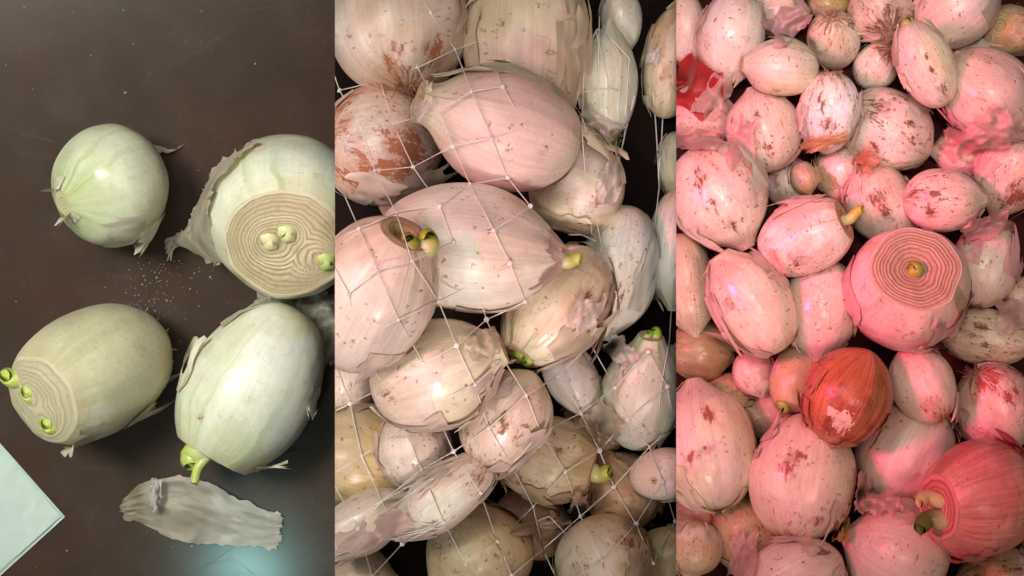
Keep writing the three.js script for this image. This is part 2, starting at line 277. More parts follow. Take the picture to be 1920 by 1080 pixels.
      const dz = 0.5 + 0.5 * noise3(X * 9 + 4, Y * 9, sx), dz2 = 0.5 + 0.5 * noise3(X * 30, Y * 30 + sx, 2), dz3 = 0.5 + 0.5 * noise3(X * 60, Y * 60 + sx, 8), w = clamp(tooth * (0.62 + 0.45 * lvl) * (0.62 + 0.5 * dz) + 0.1 * dz2 + 0.2 * (dz3 - 0.5) - 0.5 * sst(0.6, 0.85, dz * 0.6 + dz2 * 0.4));
      const c_ = [0, 1, 2].map((q) => mix(mix(CD[q], CL[q], w), [0.40, 0.47, 0.16][q], core * (o.core ?? 0.6)));
      const outer = sst(0.93, 1, s); return { p, c: c_.map((x, q) => mix(x, o.col[q] * 0.9, outer * 0.8)) };
    }, true);
    parts.push([o.cut ? 'cut_face' : 'neck', face, M.cut]);
    for (const [x, yy, len, rad, lx, ly, hue, hollow] of o.sprouts ?? []) {   // position on the cut face, length and radius in pixels, lean
      const base = mid.clone().addScaledVector(e1, x * bR).addScaledVector(e2, yy * bR), n = d.clone().addScaledVector(e1, lx ?? 0).addScaledVector(e2, ly ?? 0).normalize(), LL = sizeAt(len, y), r = sizeAt(rad, y);
      const pts = []; for (let i = 0; i <= 8; i++) pts.push(base.clone().addScaledVector(d, -r * 0.4).addScaledVector(n, LL * i / 8).addScaledVector(e1, r * 0.35 * Math.sin(i * 0.7 + sx)).addScaledVector(e2, r * 0.2 * Math.sin(i * 0.9)));
      const HU = hue ?? [0.42, 0.5, 0.06], HB = len < 15 ? HU.map((x) => x * 1.15) : [0.62, 0.62, 0.34];
      const wall = tube(pts, [r, r * 0.86], 16, (t) => { const k_ = sst(0.05, 0.6, t); return [0, 1, 2].map((q) => mix(HB[q], HU[q], k_)); });
      const e = pts[8], cap = gridGeometry(16, 5, (u, v) => { const an = u * 6.2832, s = 1 - v; return { p: e.clone().addScaledVector(e1, Math.cos(an) * r * 0.66 * s).addScaledVector(e2, Math.sin(an) * r * 0.66 * s).addScaledVector(n, r * (0.1 * Math.sin(an * 2) * s - (hollow ?? 0.35) * (1 - s))), c: [0, 1, 2].map((q) => HU[q] * ((hollow ?? 0.35) < 0 ? mix(1.15, 1, s) : mix(0.55, 1.25, s))) }; }, true);
      parts.push(['sprout', mergeGeometries([wall, cap]), M.sprout]);
    }
  }
  // root tuft
  if (o.root) {
    const n = Math.round(o.root), bits = [], RC = o.rootCol ?? [0.33, 0.2, 0.1], sp = (o.rootSpread ?? 0.2) * 0.85;
    for (let i = 0; i < n; i++) {
      const th = R() * 6.28, rr = Math.sqrt(R()) * sp, len = b * (0.1 + 0.26 * R()) * (o.rootLen ?? 0.75), q = -Math.sqrt(1 - rr * rr);
      const p0 = V(0, 0, 0).addScaledVector(d, a * q * 0.985).addScaledVector(e1, Math.cos(th) * rr * b).addScaledVector(e2, Math.sin(th) * rr * b);
      const out = d.clone().multiplyScalar(-0.55).addScaledVector(e1, Math.cos(th) * (0.3 + rr * 3)).addScaledVector(e2, Math.sin(th) * (0.3 + rr * 3)).add(V(R() - 0.5, R() - 0.5, R() - 0.5)).normalize();
      const curl = V(R() - 0.5, R() - 0.5, R() - 0.5); const pts = []; for (let j = 0; j <= 4; j++) { const t = j / 4; pts.push(p0.clone().addScaledVector(out, len * t).addScaledVector(curl, len * t * t * 0.9)); }
      const kk = 0.6 + 0.8 * R(); bits.push(tube(pts, [b * 0.013, b * 0.006], 4, () => RC.map((x) => x * kk)));
    }
    parts.push(['roots', mergeGeometries(bits), M.root]);
  }
  // loose skin
  const nf = (o.flaps ?? 2) + (zone === ZL ? 0 : 2);
  for (let i = 0; i < nf; i++) {
    const side = R() < 0.5 ? -1 : 1, given = o.flapAt?.[i];
    const u0 = given ? given[0] : 0.5 + side * (0.12 + 0.17 * R()), v0 = given ? given[1] : 0.12 + 0.74 * R(), du = given?.[2] ?? (0.07 + 0.11 * R()), dv = given?.[3] ?? (0.1 + 0.16 * R()), lift = (given?.[4] ?? (0.03 + 0.1 * R())) * b, flip = R() < 0.5;
    const C = o.flapCol ?? o.col.map((q, w) => q * [0.98, 0.95, 0.92][w]), tone = 0.85 + 0.25 * R(), sd = R() * 90;
    const g = gridGeometry(20, 10, (x, yv) => {
      const reach = 0.5 + 0.75 * Math.max(0, 0.45 + 0.9 * noise3(x * 4 + sd, 1, 2) + 0.4 * noise3(x * 13 + sd, 4, 2)), t = yv * reach, pinch = Math.sin(clamp(x * 0.94 + 0.03) * Math.PI) ** 0.5;
      const uu = u0 + du * (x - 0.5) + 0.02 * noise3(t * 3, sd, x * 2), vv = clamp(v0 + (flip ? -1 : 1) * dv * (t - 0.3), 0.02, 0.985);
      const s0 = surf(uu, vv), nrm = s0.clone().addScaledVector(d, -0.45 * s0.dot(d)).normalize();
      const off = 0.0005 + lift * (t * t * 1.1 + 0.16 * Math.abs(noise3(x * 5 + sd, t * 4, 7))) * pinch + 0.0012 * (1 - pinch);
      const k_ = tone * (0.86 + 0.22 * noise3(x * 9 + sd, t * 3, 1)); return { p: s0.addScaledVector(nrm, off), c: C.map((q) => clamp(q * k_)) };
    });
    parts.push(['loose_skin', g, M.skin]);
  }
  const base = V(c.x, c.y - b * 0.98, c.z), offv = c.clone().sub(base);
  const g = thing(o.name ?? 'white_onion', base, label, 'onion', zone.group);
  for (const [n, geo, mat] of parts) { geo.translate(offv.x, offv.y, offv.z); const q = zone.clip && (c.x - Math.max(a, b) * 1.3 < P(zone.clip, 0, c.y).x) ? clipGeometry(geo, zone.plane, base) : geo; if (q) part(n, q, mat, g); }
  ITEMS.push({ label, top: +(c.y + b).toFixed(3) });
  return { c, d, a, b, y, surf, e1, e2, group: g };
}
// thin sheets of skin or paper lofted through rows of photo points [px, py, height]
function sheetGeometry(rows, o) {
  const nr = rows.length, cols = o.nu ?? 48, lines = rows.map((r) => new THREE.CatmullRomCurve3(r.map((p) => V(p[0], p[1], p[2] * 1000)), false, 'centripetal').getPoints(cols)), nv = o.nv ?? 20;
  const seed = o.seed ?? 1, amp = o.amp ?? 0.002, rag = o.rag ?? 4;
  const up = (u, v, side) => {
    const i = Math.round(u * cols), cr = new THREE.CatmullRomCurve3(lines.map((l) => l[i])); const q = nr > 2 ? cr.getPoint(v) : lines[0][i].clone().lerp(lines[1][i], v);
    const eb = Math.max(sst(0.08, 0, v), sst(0.92, 1, v), sst(0.05, 0, u), sst(0.95, 1, u));
    const rf = o.rf ?? 1, n9 = (f, w) => noise3(u * f * rf + seed, v * f * rf + seed * 0.7, w); q.x += eb * rag * (n9(22, 1) + 0.6 * n9(70, 1)); q.y += eb * rag * (n9(22, 9) + 0.6 * n9(70, 9));
    const f = (o.fold ?? 1), h = q.z / 1000 + amp * (noise3(u * 6 * f + seed, v * 5 * f, 2) * 0.7 + noise3(u * 15 * f, v * 13 * f + seed, 3) * 0.35 + (o.cross ?? 0) * Math.sin(v * 26 + 2.2 * noise3(u * 4, v * 3, seed)));
    return { p: P(q.x, q.y, Math.max(h, o.min ?? -9) + side), c: o.color(u, v, noise3(u * 8 + seed, v * 8, 5), noise3(u * 30, v * 30 + seed, 5)) };
  };
  return gridGeometry(cols, nv, (u, v) => up(u, v, 0));
}
function sheet(name, rows, o, label, category, parent) {
  const g = sheetGeometry(rows, o);
  if (parent) return part(name, g.translate(-parent.position.x, -parent.position.y, -parent.position.z), M.sheet, parent);
  g.computeBoundingBox(); const bb = g.boundingBox, base = V((bb.min.x + bb.max.x) / 2, bb.min.y, (bb.min.z + bb.max.z) / 2);
  const t = thing(name, base, label, category); part('skin', g.translate(-base.x, -base.y, -base.z), M.sheet, t); return t;
}

// ---------------------------------------------------------------- the surfaces
const YT = -0.15, YR = 0.09;
function boxPx(x0, x1, z0, z1, yb, yt, mat, name, taperPx) {   // a board; taperPx slants its near side along the line of the crate side
  const xa = (y) => taperPx ? P(taperPx, 0, y).x : x0, q = [[xa(yb), yb, z0], [x1, yb, z0], [x1, yb, z1], [xa(yb), yb, z1], [xa(yt), yt, z0], [x1, yt, z0], [x1, yt, z1], [xa(yt), yt, z1]];
  const F = [[4, 7, 6, 5], [0, 1, 2, 3], [0, 3, 7, 4], [1, 5, 6, 2], [0, 4, 5, 1], [3, 2, 6, 7]], pos = [], uv = [];
  for (const f of F) for (const t of [[0, 1, 2], [0, 2, 3]]) for (const k of t) { const p = q[f[k]]; pos.push(...p); uv.push(p[0], p[2]); }
  const g = new THREE.BufferGeometry(); g.setAttribute('position', new THREE.Float32BufferAttribute(pos, 3)); g.setAttribute('uv', new THREE.Float32BufferAttribute(uv, 2)); g.computeVertexNormals();
  const m = new THREE.Mesh(g, mat); m.name = numbered(name); m.castShadow = m.receiveShadow = true; scene.add(m); return m;
}
const tableMat = (() => {
  const n = 1024, col = new Uint8Array(n * n * 4), rb = new Uint8Array(n * n * 4), r = rng(5);
  const scr = new Float32Array(n * n);
  for (let k = 0; k < 150; k++) { let x = r() * n, y = r() * n; const a = (r() < 0.6 ? -0.5 : 0.35) + (r() - 0.5) * 1.2, len = 20 + r() * r() * 260, st = 0.15 + 0.6 * r(), bend = (r() - 0.5) * 0.004; let an = a; for (let i = 0; i < len; i++) { x += Math.cos(an); y += Math.sin(an); an += bend; const q = ((y | 0) & (n - 1)) * n + ((x | 0) & (n - 1)); scr[q] = Math.max(scr[q], st * Math.sin(i / len * Math.PI)); } }
  for (let j = 0; j < n; j++) for (let i = 0; i < n; i++) {
    const a = smp(SA, i * 0.12, j * 0.12), b = smp(SB, i * 0.5, j * 0.5), c = smp(SC, i * 2.1, j * 2.1), q = j * n + i, s = scr[q];
    const smear = sst(0.55, 0.95, smp(SA, i * 0.2 + 90 + j * 0.05, j * 0.35)) * (0.4 + 0.6 * b), red = sst(0.3, 0.9, a);
    const k = 0.92 + 0.14 * b;
    let R = (0.049 + 0.008 * red) * k, G = (0.033 - 0.001 * red) * k, B = (0.025 - 0.001 * red) * k;
    const dust = 0.004 * smear + 0.03 * s + 0.012 * sst(0.9, 1, c) * b; R += dust; G += dust * 0.93; B += dust * 0.85;
    col.set([lut(R), lut(G), lut(B), 255], q * 4);
    rb.set([255 * clamp(0.5 + 0.1 * b - 0.3 * s), 255 * clamp(0.15 + 0.015 * smear + 0.01 * b + 0.2 * s), 0, 255], q * 4);
  }
  const t = new THREE.DataTexture(col, n, n), u = new THREE.DataTexture(rb, n, n); t.colorSpace = THREE.SRGBColorSpace;
  for (const x of [t, u]) { x.wrapS = x.wrapT = THREE.RepeatWrapping; x.magFilter = x.minFilter = THREE.LinearFilter; x.repeat.set(2.8, 2.8); x.offset.set(0.3, 0.1); x.needsUpdate = true; }
  return new THREE.MeshPhysicalMaterial({ map: t, roughnessMap: u, roughness: 1, bumpMap: u, bumpScale: 0.00003, specularIntensity: 0.75 });
})();
const darkMat = new THREE.MeshPhysicalMaterial({ color: new THREE.Color().setRGB(0.010, 0.006, 0.005), roughness: 0.95, specularIntensity: 0.15 });
const redMat = new THREE.MeshPhysicalMaterial({ color: new THREE.Color().setRGB(0.04, 0.010, 0.008), roughness: 0.9, specularIntensity: 0.2 });
tag(boxPx(-0.9, 0.9, -0.6, 0.6, YT - 0.03, YT, tableMat, 'table_top'), 'dark brown scuffed table top under the four peeled onions', null, null, 'structure');
tag(boxPx(0, 0.5, -0.34, 0.34, -0.015, 0, darkMat, 'tray_floor', 628), 'dark tray floor under the netted onions', null, null, 'structure');
tag(boxPx(0, 0.75, -0.34, 0.34, YR - 0.015, YR, redMat, 'bin_floor', 1268), 'dark red bin floor under the loose heap of onions', null, null, 'structure');
for (const [x0, x1, yb, yt, n] of [[0.0, 0.04, YT, -0.015, 'tray_support'], [0.3, 0.34, YT, -0.015, 'tray_support'], [0.2, 0.24, 0, YR - 0.015, 'bin_support'], [0.42, 0.46, 0, YR - 0.015, 'bin_support']]) tag(boxPx(x0, x1, -0.3, 0.3, yb, yt, darkMat, n), 'dark support under the trays', null, null, 'structure');

const ZL = { group: 'peeled onions on the dark table' }, ZC = { group: 'onions bulging under the white net', clip: 628, plane: PLC }, ZR = { group: 'onions in the loose heap in rosy light', clip: 1268, plane: PLR };
const FL = new Field(-0.45, 0.0, -0.3, 0.3, YT), FC = new Field(-0.2, 0.25, -0.3, 0.3, 0), FR = new Field(0.02, 0.45, -0.3, 0.3, YR);
const L_ = (s, o, l) => onion(FL, s, { zone: ZL, k: 0.97, lng: 0.06, spk: 0.2, ...o }, l);
const grow = ([a, b, c, d, e, f], k) => [a, b, c * k, d * k, e, f];
const C_ = (s, o, l) => onion(FC, grow(s, 1.05), { zone: ZC, ...o }, l);
const R_ = (s, o, l) => onion(FR, grow(s, 1.035), { zone: ZR, ...o, dirt: (o.dirt ?? 0.3) + 0.24, dc: o.dc ?? [0.17, 0.075, 0.035] }, l);
const { cream, white, green, cool, tan, brown, pink, dusk, red } = PAL;

// ---------------------------------------------------------------- four onions on the table
const A1 = L_([203, 349, 222, 232, 157, 38], { col: [0.66, 0.70, 0.50], col2: [0.70, 0.74, 0.56], green: 0.9, vein: 0.9, dirt: 0.05, neck: 0.2, pt: 0.3, rootDirt: 0.15, seam: 0.35, lump: 0.6, rings: 4, cutL: [0.6, 0.56, 0.36], cutD: [0.42, 0.4, 0.2], flaps: 6, flapAt: [[0.74, 0.92, 0.2, 0.2, 0.16], [0.7, 0.6, 0.16, 0.3, 0.1], [0.72, 0.35, 0.12, 0.2, 0.16], [0.3, 0.12, 0.06, 0.12, 0.3], [0.27, 0.9, 0.12, 0.22, 0.2], [0.55, 0.06, 0.1, 0.14, 0.12]], flapCol: [0.70, 0.67, 0.55], root: 0 }, 'small round pale green peeled onion alone near the top of the table');
const A2 = L_([540, 405, 300, 306, 92, 60], { col: [0.68, 0.70, 0.54], col2: [0.74, 0.77, 0.66], vein: 0.6, green: 0.25, dirt: 0.12, cut: 0.74, pt: 0, rings: 13, ctr: [[-0.27, 0.04, 1], [0.02, 0.22, 0.8], [0.66, -0.3, 0.72]], sprouts: [[-0.27, 0.04, 9, 20, 0, -0.15, [0.58, 0.57, 0.3], -0.4], [0.02, 0.2, 12, 19, 0, -0.1, [0.52, 0.55, 0.28], -0.4], [0.66, -0.3, 10, 20, 0, -0.15, [0.4, 0.48, 0.14], -0.4]], core: 0.35, cutL: [0.60, 0.54, 0.37], cutD: [0.33, 0.26, 0.14], dome: 0.1, lump: 0.5, flaps: 4, flapAt: [[0.72, 0.45, 0.1, 0.2, 0.12], [0.3, 0.8, 0.06, 0.1, 0.15], [0.75, 0.7, 0.1, 0.2, 0.1], [0.28, 0.5, 0.06, 0.12, 0.1]], flapCol: [0.66, 0.60, 0.48], spots: [[480, 272, 16, 0.9], [590, 330, 10, 0.5]] }, 'large peeled onion showing a broad cut face with three ringed hearts');
const A3 = L_([168, 702, 314, 250, 150, 44], { col: [0.69, 0.66, 0.47], col2: [0.73, 0.72, 0.56], vein: 0.35, green: 0.15, dirt: 0.16, lng: 0.03, cut: 0.7, pt: 0.22, rings: 9, ctr: [[-0.2, -0.15, 1], [0.45, -0.15, 0.8], [-0.6, -0.4, 0.6]], sprouts: [[-0.2, -0.15, 24, 19, -0.1, 0.1, [0.5, 0.58, 0.14], -0.35], [-0.7, -0.4, 30, 18, -0.2, 0, [0.46, 0.56, 0.1], -0.35], [0.5, -0.12, 24, 18, 0.2, 0.1, [0.48, 0.57, 0.1], -0.35]], cutL: [0.60, 0.56, 0.40], cutD: [0.42, 0.37, 0.23], dome: 0.24, root: 34, rootCol: [0.55, 0.46, 0.3], rootSpread: 0.55, rootLen: 0.5, rootDirt: 0.7, lump: 1.1, flaps: 4, flapAt: [[0.74, 0.6, 0.1, 0.22, 0.12], [0.72, 0.3, 0.06, 0.1, 0.2], [0.74, 0.9, 0.14, 0.14, 0.14], [0.27, 0.1, 0.08, 0.12, 0.1]], flapCol: [0.66, 0.62, 0.5], spots: [[265, 660, 18, 0.5], [290, 700, 16, 0.5]] }, 'yellowish peeled onion with three green sprouts in its cut end');
const A4 = L_([463, 742, 376, 246, 121, -3], { col: [0.70, 0.73, 0.56], col2: [0.76, 0.79, 0.69], vein: 0.55, green: 0.35, dirt: 0.06, cut: 0.6, pt: 0.72, rings: 6, sprouts: [[-0.25, 0.2, 46, 24, -0.15, 0.1, [0.44, 0.53, 0.12]], [-0.1, 0.3, 66, 10, 0.1, 0.3, [0.44, 0.53, 0.12]]], dome: 0.05, lump: 0.5, rootDirt: 0.25, seam: 0.3, flaps: 4, flapAt: [[0.29, 0.75, 0.08, 0.16, 0.12], [0.7, 0.92, 0.06, 0.1, 0.14], [0.3, 0.4, 0.05, 0.2, 0.04], [0.7, 0.5, 0.05, 0.1, 0.06]], flapCol: [0.68, 0.63, 0.5], spots: [[375, 780, 9, 0.7], [580, 740, 12, 0.6], [580, 770, 12, 0.6], [440, 805, 8, 0.6], [560, 600, 20, 0.4]] }, 'long smooth white peeled onion with a thick green shoot at its cut base');

const skinC = (base, sp) => (u, v, n, m) => { const k = 1 + 0.16 * n + 0.08 * m; return base.map((x, i) => clamp(x * k + sp[i] * n)); };
{ // papery flap that sticks out of the ringed onion
  const h = YT, f = [[[478, 262, h + 0.085], [440, 298, h + 0.09], [400, 350, h + 0.088], [392, 400, h + 0.08], [402, 462, h + 0.062], [415, 492, h + 0.05]], [[440, 285, h + 0.07], [405, 325, h + 0.07], [378, 372, h + 0.06], [366, 418, h + 0.05], [372, 462, h + 0.036], [402, 494, h + 0.034]], [[408, 306, h + 0.05], [390, 338, h + 0.045], [364, 392, h + 0.035], [344, 432, h + 0.024], [322, 452, h + 0.012], [352, 466, h + 0.014]]];
  sheet('loose_skin', f, { seed: 3, amp: 0.005, rag: 6, color: skinC([0.62, 0.56, 0.44], [0.06, 0.06, 0.07]) }, null, null, A2.group);
  const strands = []; const r = rng(9); for (let i = 0; i < 7; i++) { const a = r() * 20 - 8; strands.push(tube([P(332 + i * 3, 446 + i, h + 0.014), P(318 + i * 2 - r() * 6, 452 + a * 0.6 + i * 2, h + 0.008), P(308 + r() * 14, 462 + a + i * 4, h + 0.004)], [0.0016, 0.0006], 5, () => [0.66, 0.62, 0.54], 3)); }
  const g = mergeGeometries(strands); part('loose_skin', g.translate(-A2.group.position.x, -A2.group.position.y, -A2.group.position.z), M.skin, A2.group);
}
{ const h = YT + 0.002; // dried strip of skin
  const top = [[232, 935, h], [258, 912, h + .003], [300, 897, h + .005], [352, 896, h + .006], [405, 912, h + .006], [452, 938, h + .006], [500, 956, h + .004], [530, 962, h + .003]];
  const mid = [[228, 955, h], [262, 945, h + .004], [310, 945, h + .008], [360, 952, h + .010], [410, 966, h + .009], [455, 978, h + .008], [500, 988, h + .005], [527, 995, h + .003]];
  const bot = [[236, 972, h], [268, 984, h + .001], [305, 1000, h + .002], [360, 1018, h + .004], [410, 1020, h + .005], [455, 1022, h + .004], [498, 1028, h + .002], [522, 1029, h + .001]];
  const t = sheet('onion_skin_strip', [top, mid, bot], { nu: 96, nv: 40, seed: 21, amp: 0.0016, rag: 5, rf: 0.6, min: YT + 0.0015, color: (u, v, n, m) => { const k = 1 + 0.2 * n + 0.12 * m, w = sst(0.45, 0.62, u + 0.08 * n), w0 = sst(0.13, 0.2, u), b = sst(0.1, 0.5, n) * sst(0.8, 0.35, u); return [0, 1, 2].map((i) => clamp(mix(mix([0.36, 0.29, 0.19][i], [0.52, 0.48, 0.38][i], w0), [0.74, 0.75, 0.68][i], w) * k * (1 - 0.35 * b))); } }, 'torn grey strip of dry onion skin lying below the long white onion', 'onion skin');
  sheet('folded_flap', [[[286, 905, h + .014], [292, 898, h + .016], [300, 902, h + .016]], [[278, 935, h + .016], [288, 926, h + .02], [303, 936, h + .014]], [[290, 962, h + .012], [294, 950, h + .016], [304, 944, h + .012]]], { nu: 24, nv: 16, seed: 4, amp: 0.003, rag: 4, color: skinC([0.66, 0.64, 0.62], [0.1, 0.1, 0.1]) }, null, null, t);
}
{ const h = YT + 0.004; // crumpled wad of skin behind the long onion
  const t = sheet('crumpled_onion_skin', [[[482, 553, h + .012], [520, 548, h + .02], [560, 552, h + .016], [605, 548, h + .02], [650, 556, h + .016]], [[478, 580, h + .006], [520, 572, h + .028], [560, 585, h + .012], [605, 580, h + .026], [655, 590, h + .01]], [[436, 608, h + .012], [500, 600, h + .014], [560, 622, h + .022], [605, 612, h + .012], [660, 625, h + .022]], [[445, 610, h + .004], [520, 640, h + .002], [580, 660, h + .008], [615, 652, h + .018], [660, 645, h + .008]], [[500, 660, h], [540, 680, h], [590, 694, h], [620, 684, h + .004], [660, 665, h]]], { nu: 72, nv: 48, seed: 31, amp: 0.007, fold: 1.3, rag: 7, min: YT + 0.002, color: (u, v, n, m) => { const k = 1 + 0.22 * n + 0.14 * m; return [0.6 * k, 0.57 * k, 0.46 * k]; } }, 'crumpled translucent onion skin wedged between the ringed onion and the long onion', 'onion skin');
}
{ // pale paper in the corner: two plies
  const t = thing('paper_napkin', P(-60, 980, YT), 'corner of a pale blue paper napkin poking out beside the table onions', 'napkin');
  const mat = new THREE.MeshStandardMaterial({ color: new THREE.Color().setRGB(0.52, 0.64, 0.61), roughness: 0.85 });
  for (const [k, inset] of [[0, 0], [1, 5]]) {
    const y0 = YT + 0.0006 + k * 0.0015, q = [[122 - inset * 1.5, 969 - inset * 0.2], [-20, 808 - inset * -0.6], [-300, 1000], [-60, 1135 - inset * 2]];
    const g = gridGeometry(60, 60, (u, v) => { const a = q[0], b = q[1], c = q[2], e = q[3], x = mix(mix(a[0], b[0], u), mix(e[0], c[0], u), v), z = mix(mix(a[1], b[1], u), mix(e[1], c[1], u), v); return { p: P(x, z, y0 + 0.0012 * (1 + noise3(u * 5, v * 5, 3 + k)) * Math.min(1, u * 8, v * 8) + 0.0006 * (1 + noise3(u * 16, v * 16, k))) }; });
    part('ply', g.translate(-t.position.x, -t.position.y, -t.position.z), mat, t); mat.side = THREE.DoubleSide;
  }
}
{ // crumbs on the table
  const r = rng(77), bits = [], ico = new THREE.IcosahedronGeometry(1, 0); ico.deleteAttribute('uv');
  for (let i = 0; i < 190; i++) {
    let x, y; const m = r(); if (m < 0.5) { x = 285 + (r() + r() + r() - 1.5) * 75; y = 555 + (r() + r() + r() - 1.5) * 70; } else if (m < 0.7) { x = 260 + r() * 140; y = 480 + r() * 60; } else { x = r() * 625; y = r() * 1080; }
    const s = 0.0002 + 0.00055 * r() * r() * (m < 0.7 ? 0.8 : 1.1), g = ico.clone(); g.scale(s * (0.7 + r()), s * 0.6, s * (0.7 + r())); g.rotateY(r() * 6); const p = P(x, y, YT + s * 0.5); g.translate(p.x, p.y, p.z); bits.push(g);
  }
  const m = new THREE.Mesh(mergeGeometries(bits), new THREE.MeshStandardMaterial({ color: new THREE.Color().setRGB(0.3, 0.24, 0.18), roughness: 0.9 })); m.name = 'crumbs'; m.castShadow = true; scene.add(m); tag(m, 'pale crumbs scattered on the dark table between the onions', null, null, 'stuff');
}
//@@PILES
// ---------------------------------------------------------------- onions under the net
const cs = { col: cream, col2: white };
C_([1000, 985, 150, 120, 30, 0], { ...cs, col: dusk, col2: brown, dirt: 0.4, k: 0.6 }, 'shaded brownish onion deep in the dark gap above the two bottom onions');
C_([1120, 800, 120, 120, 90, 0], { col: tan, col2: cream, dirt: 0.5, flaps: 5, k: 0.7 }, 'tan onion half hidden behind torn skins beside the pale pointed onion');
C_([680, 1092, 130, 130, 0, 0], { col: dusk, col2: tan, dirt: 0.3 }, 'orange brown onion tucked under the gathered net in the bottom corner');
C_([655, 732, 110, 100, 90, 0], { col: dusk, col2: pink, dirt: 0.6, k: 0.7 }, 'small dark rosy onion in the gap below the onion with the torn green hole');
C_([1256, 1050, 150, 120, 200, 10], { col: [0.46, 0.44, 0.25], col2: tan, dirt: 0.2, green: 0.5 }, 'dull olive onion cut off by the tray edge at the bottom');
C_([1165, 918, 150, 135, 240, 30], { col: brown, col2: tan, dirt: 0.5, neck: 0.3, flaps: 4, root: 30, rootSpread: 0.5, wrinkle: 1.5, flapCol: [0.36, 0.25, 0.16] }, 'brown dried onion with shrivelled skin under the white net diamonds');
C_([1165, 32, 130, 74, 270, 0], { col: cool, col2: white, dirt: 0.1 }, 'small greyish onion at the top beside the black gap');
C_([1262, 108, 220, 100, 280, 0], { col: cream, col2: tan, dirt: 0.4, flaps: 6, wrinkle: 1.3 }, 'flaky cream onion at the top across the black gap from the pale green one');
C_([1280, 318, 140, 84, 80, 0], { col: white, col2: cream, dirt: 0.2, flaps: 7 }, 'onion with ragged white skin strips on the far side of the black gap');
C_([1270, 468, 220, 118, 95, 0], { col: cool, col2: cream, dirt: 0.15, flaps: 3, vein: 0.9 }, 'smooth grey white onion across the black gap from the pale bluish one');
C_([1285, 715, 170, 86, 100, 0], { col: pink, col2: cream, dirt: 0.15 }, 'narrow pinkish onion squeezed against the tray edge beside the sprouting pale green onion');
C_([1250, 888, 130, 96, 350, 25], { col: white, col2: cream, cut: 0.55, dirt: 0.2, rings: 4, spots: [[1225, 900, 8, 0.8]] }, 'pale cut onion by the tray edge under the large net diamonds');
C_([900, 1048, 200, 196, 60, 10], { col: tan, col2: [0.6, 0.52, 0.36], dirt: 0.6, rootDirt: 0.8, flaps: 3, flapCol: [0.42, 0.31, 0.2], spots: [[975, 1000, 30, 0.5]] }, 'big brown specked onion at the bottom, beside the dark gap');
C_([1135, 1058, 178, 180, 60, 20], { col: tan, col2: [0.64, 0.58, 0.46], dirt: 0.55, rootDirt: 0.8, flaps: 5, green: 0.4, flapCol: [0.46, 0.36, 0.25], spots: [[1180, 1020, 25, 0.6], [1085, 1060, 25, 0.6]] }, 'brown and yellow dirty onion at the bottom with a curved dry edge');
C_([762, 388, 110, 80, 200, 10], { col: tan, col2: dusk, dirt: 0.3, cut: 0.45, rings: 3 }, 'small brown necked onion peeping out above the biggest white onion');
C_([1158, 512, 245, 140, 100, 0], { col: cool, col2: [0.62, 0.66, 0.62], dirt: 0.3, vein: 0.4, spots: [[1175, 470, 14, 0.7], [1160, 560, 22, 0.6]] }, 'pale bluish long onion standing beside the black gap');
C_([1140, 148, 212, 110, 272, -5], { col: [0.62, 0.68, 0.55], col2: cool, dirt: 0.08, pt: 0.9, neck: 0.15, vein: 0.8, seam: 1 }, 'smooth pale green onion with a pointed neck near the top');
C_([668, 862, 230, 200, 190, 0], { col: [0.66, 0.48, 0.26], col2: tan, dirt: 0.3, flaps: 3, flapCol: [0.6, 0.46, 0.32] }, 'orange tan onion under the net at the tray edge');
C_([718, 275, 215, 222, 10, -12], { col: pink, col2: [0.68, 0.6, 0.56], dirt: 0.75, dc: [0.36, 0.13, 0.07], root: 40, rootCol: [0.4, 0.2, 0.13], rootDirt: 1, flaps: 3, spots: [[690, 330, 50, 0.9], [770, 280, 46, 1.1], [650, 190, 40, 0.7]] }, 'very dirty pinkish onion smeared with red soil under the top net squares');
C_([1076, 350, 180, 172, 200, -15], { ...cs, dirt: 0.25, flaps: 7, rootDirt: 0.6, seam: 1, flapAt: [[0.3, 0.2, 0.12, 0.3, 0.2], [0.28, 0.5, 0.12, 0.3, 0.2]], spots: [[1115, 380, 18, 0.7]] }, 'squat cream onion with cracked skin and frayed side facing the black gap');
C_([1205, 735, 210, 142, 278, 22], { col: [0.62, 0.66, 0.54], col2: cool, dirt: 0.15, neck: 0.34, green: 0.5, flaps: 5, vein: 0.7, seam: 1, sprouts: [[-0.4, 0.1, 22, 9, 0.2, 0.1, [0.24, 0.5, 0.04]], [0.3, 0.3, 16, 7, -0.2, 0.2, [0.22, 0.46, 0.04]]] }, 'pale green onion with bright green leaf tips at its ragged neck');
C_([1073, 712, 160, 92, 60, 0], { col: white, col2: [0.7, 0.71, 0.68], dirt: 0.2, seam: 0.8 }, 'small clean white onion wedged above the tan onion with the yellow shoot');
C_([1030, 862, 205, 156, 14, 5], { col: tan, col2: [0.64, 0.56, 0.38], dirt: 0.55, rootDirt: 0.9, vein: 1, green: 0.2, cut: 0.55, rings: 4, sprouts: [[0, 0.2, 42, 17, 0, 0.1, [0.42, 0.44, 0.08]]], flaps: 4, flapCol: [0.42, 0.32, 0.2], spots: [[960, 890, 30, 0.8], [1050, 845, 10, 0.9]] }, 'tan soil stained onion with a yellow green shoot under the net diamonds');
C_([778, 846, 150, 138, 80, 0], { col: pink, col2: white, dirt: 0.12, flaps: 4, seam: 1, spots: [[840, 830, 24, 1]] }, 'rosy white onion under the net above the elongated rooted onion');
C_([675, 985, 230, 104, 330, 0], { col: pink, col2: [0.68, 0.55, 0.48], dirt: 0.3, flaps: 6, wrinkle: 2, ridge: 3, lump: 2, flapCol: [0.68, 0.5, 0.46] }, 'wrinkled rosy onion where the net gathers at the bottom');
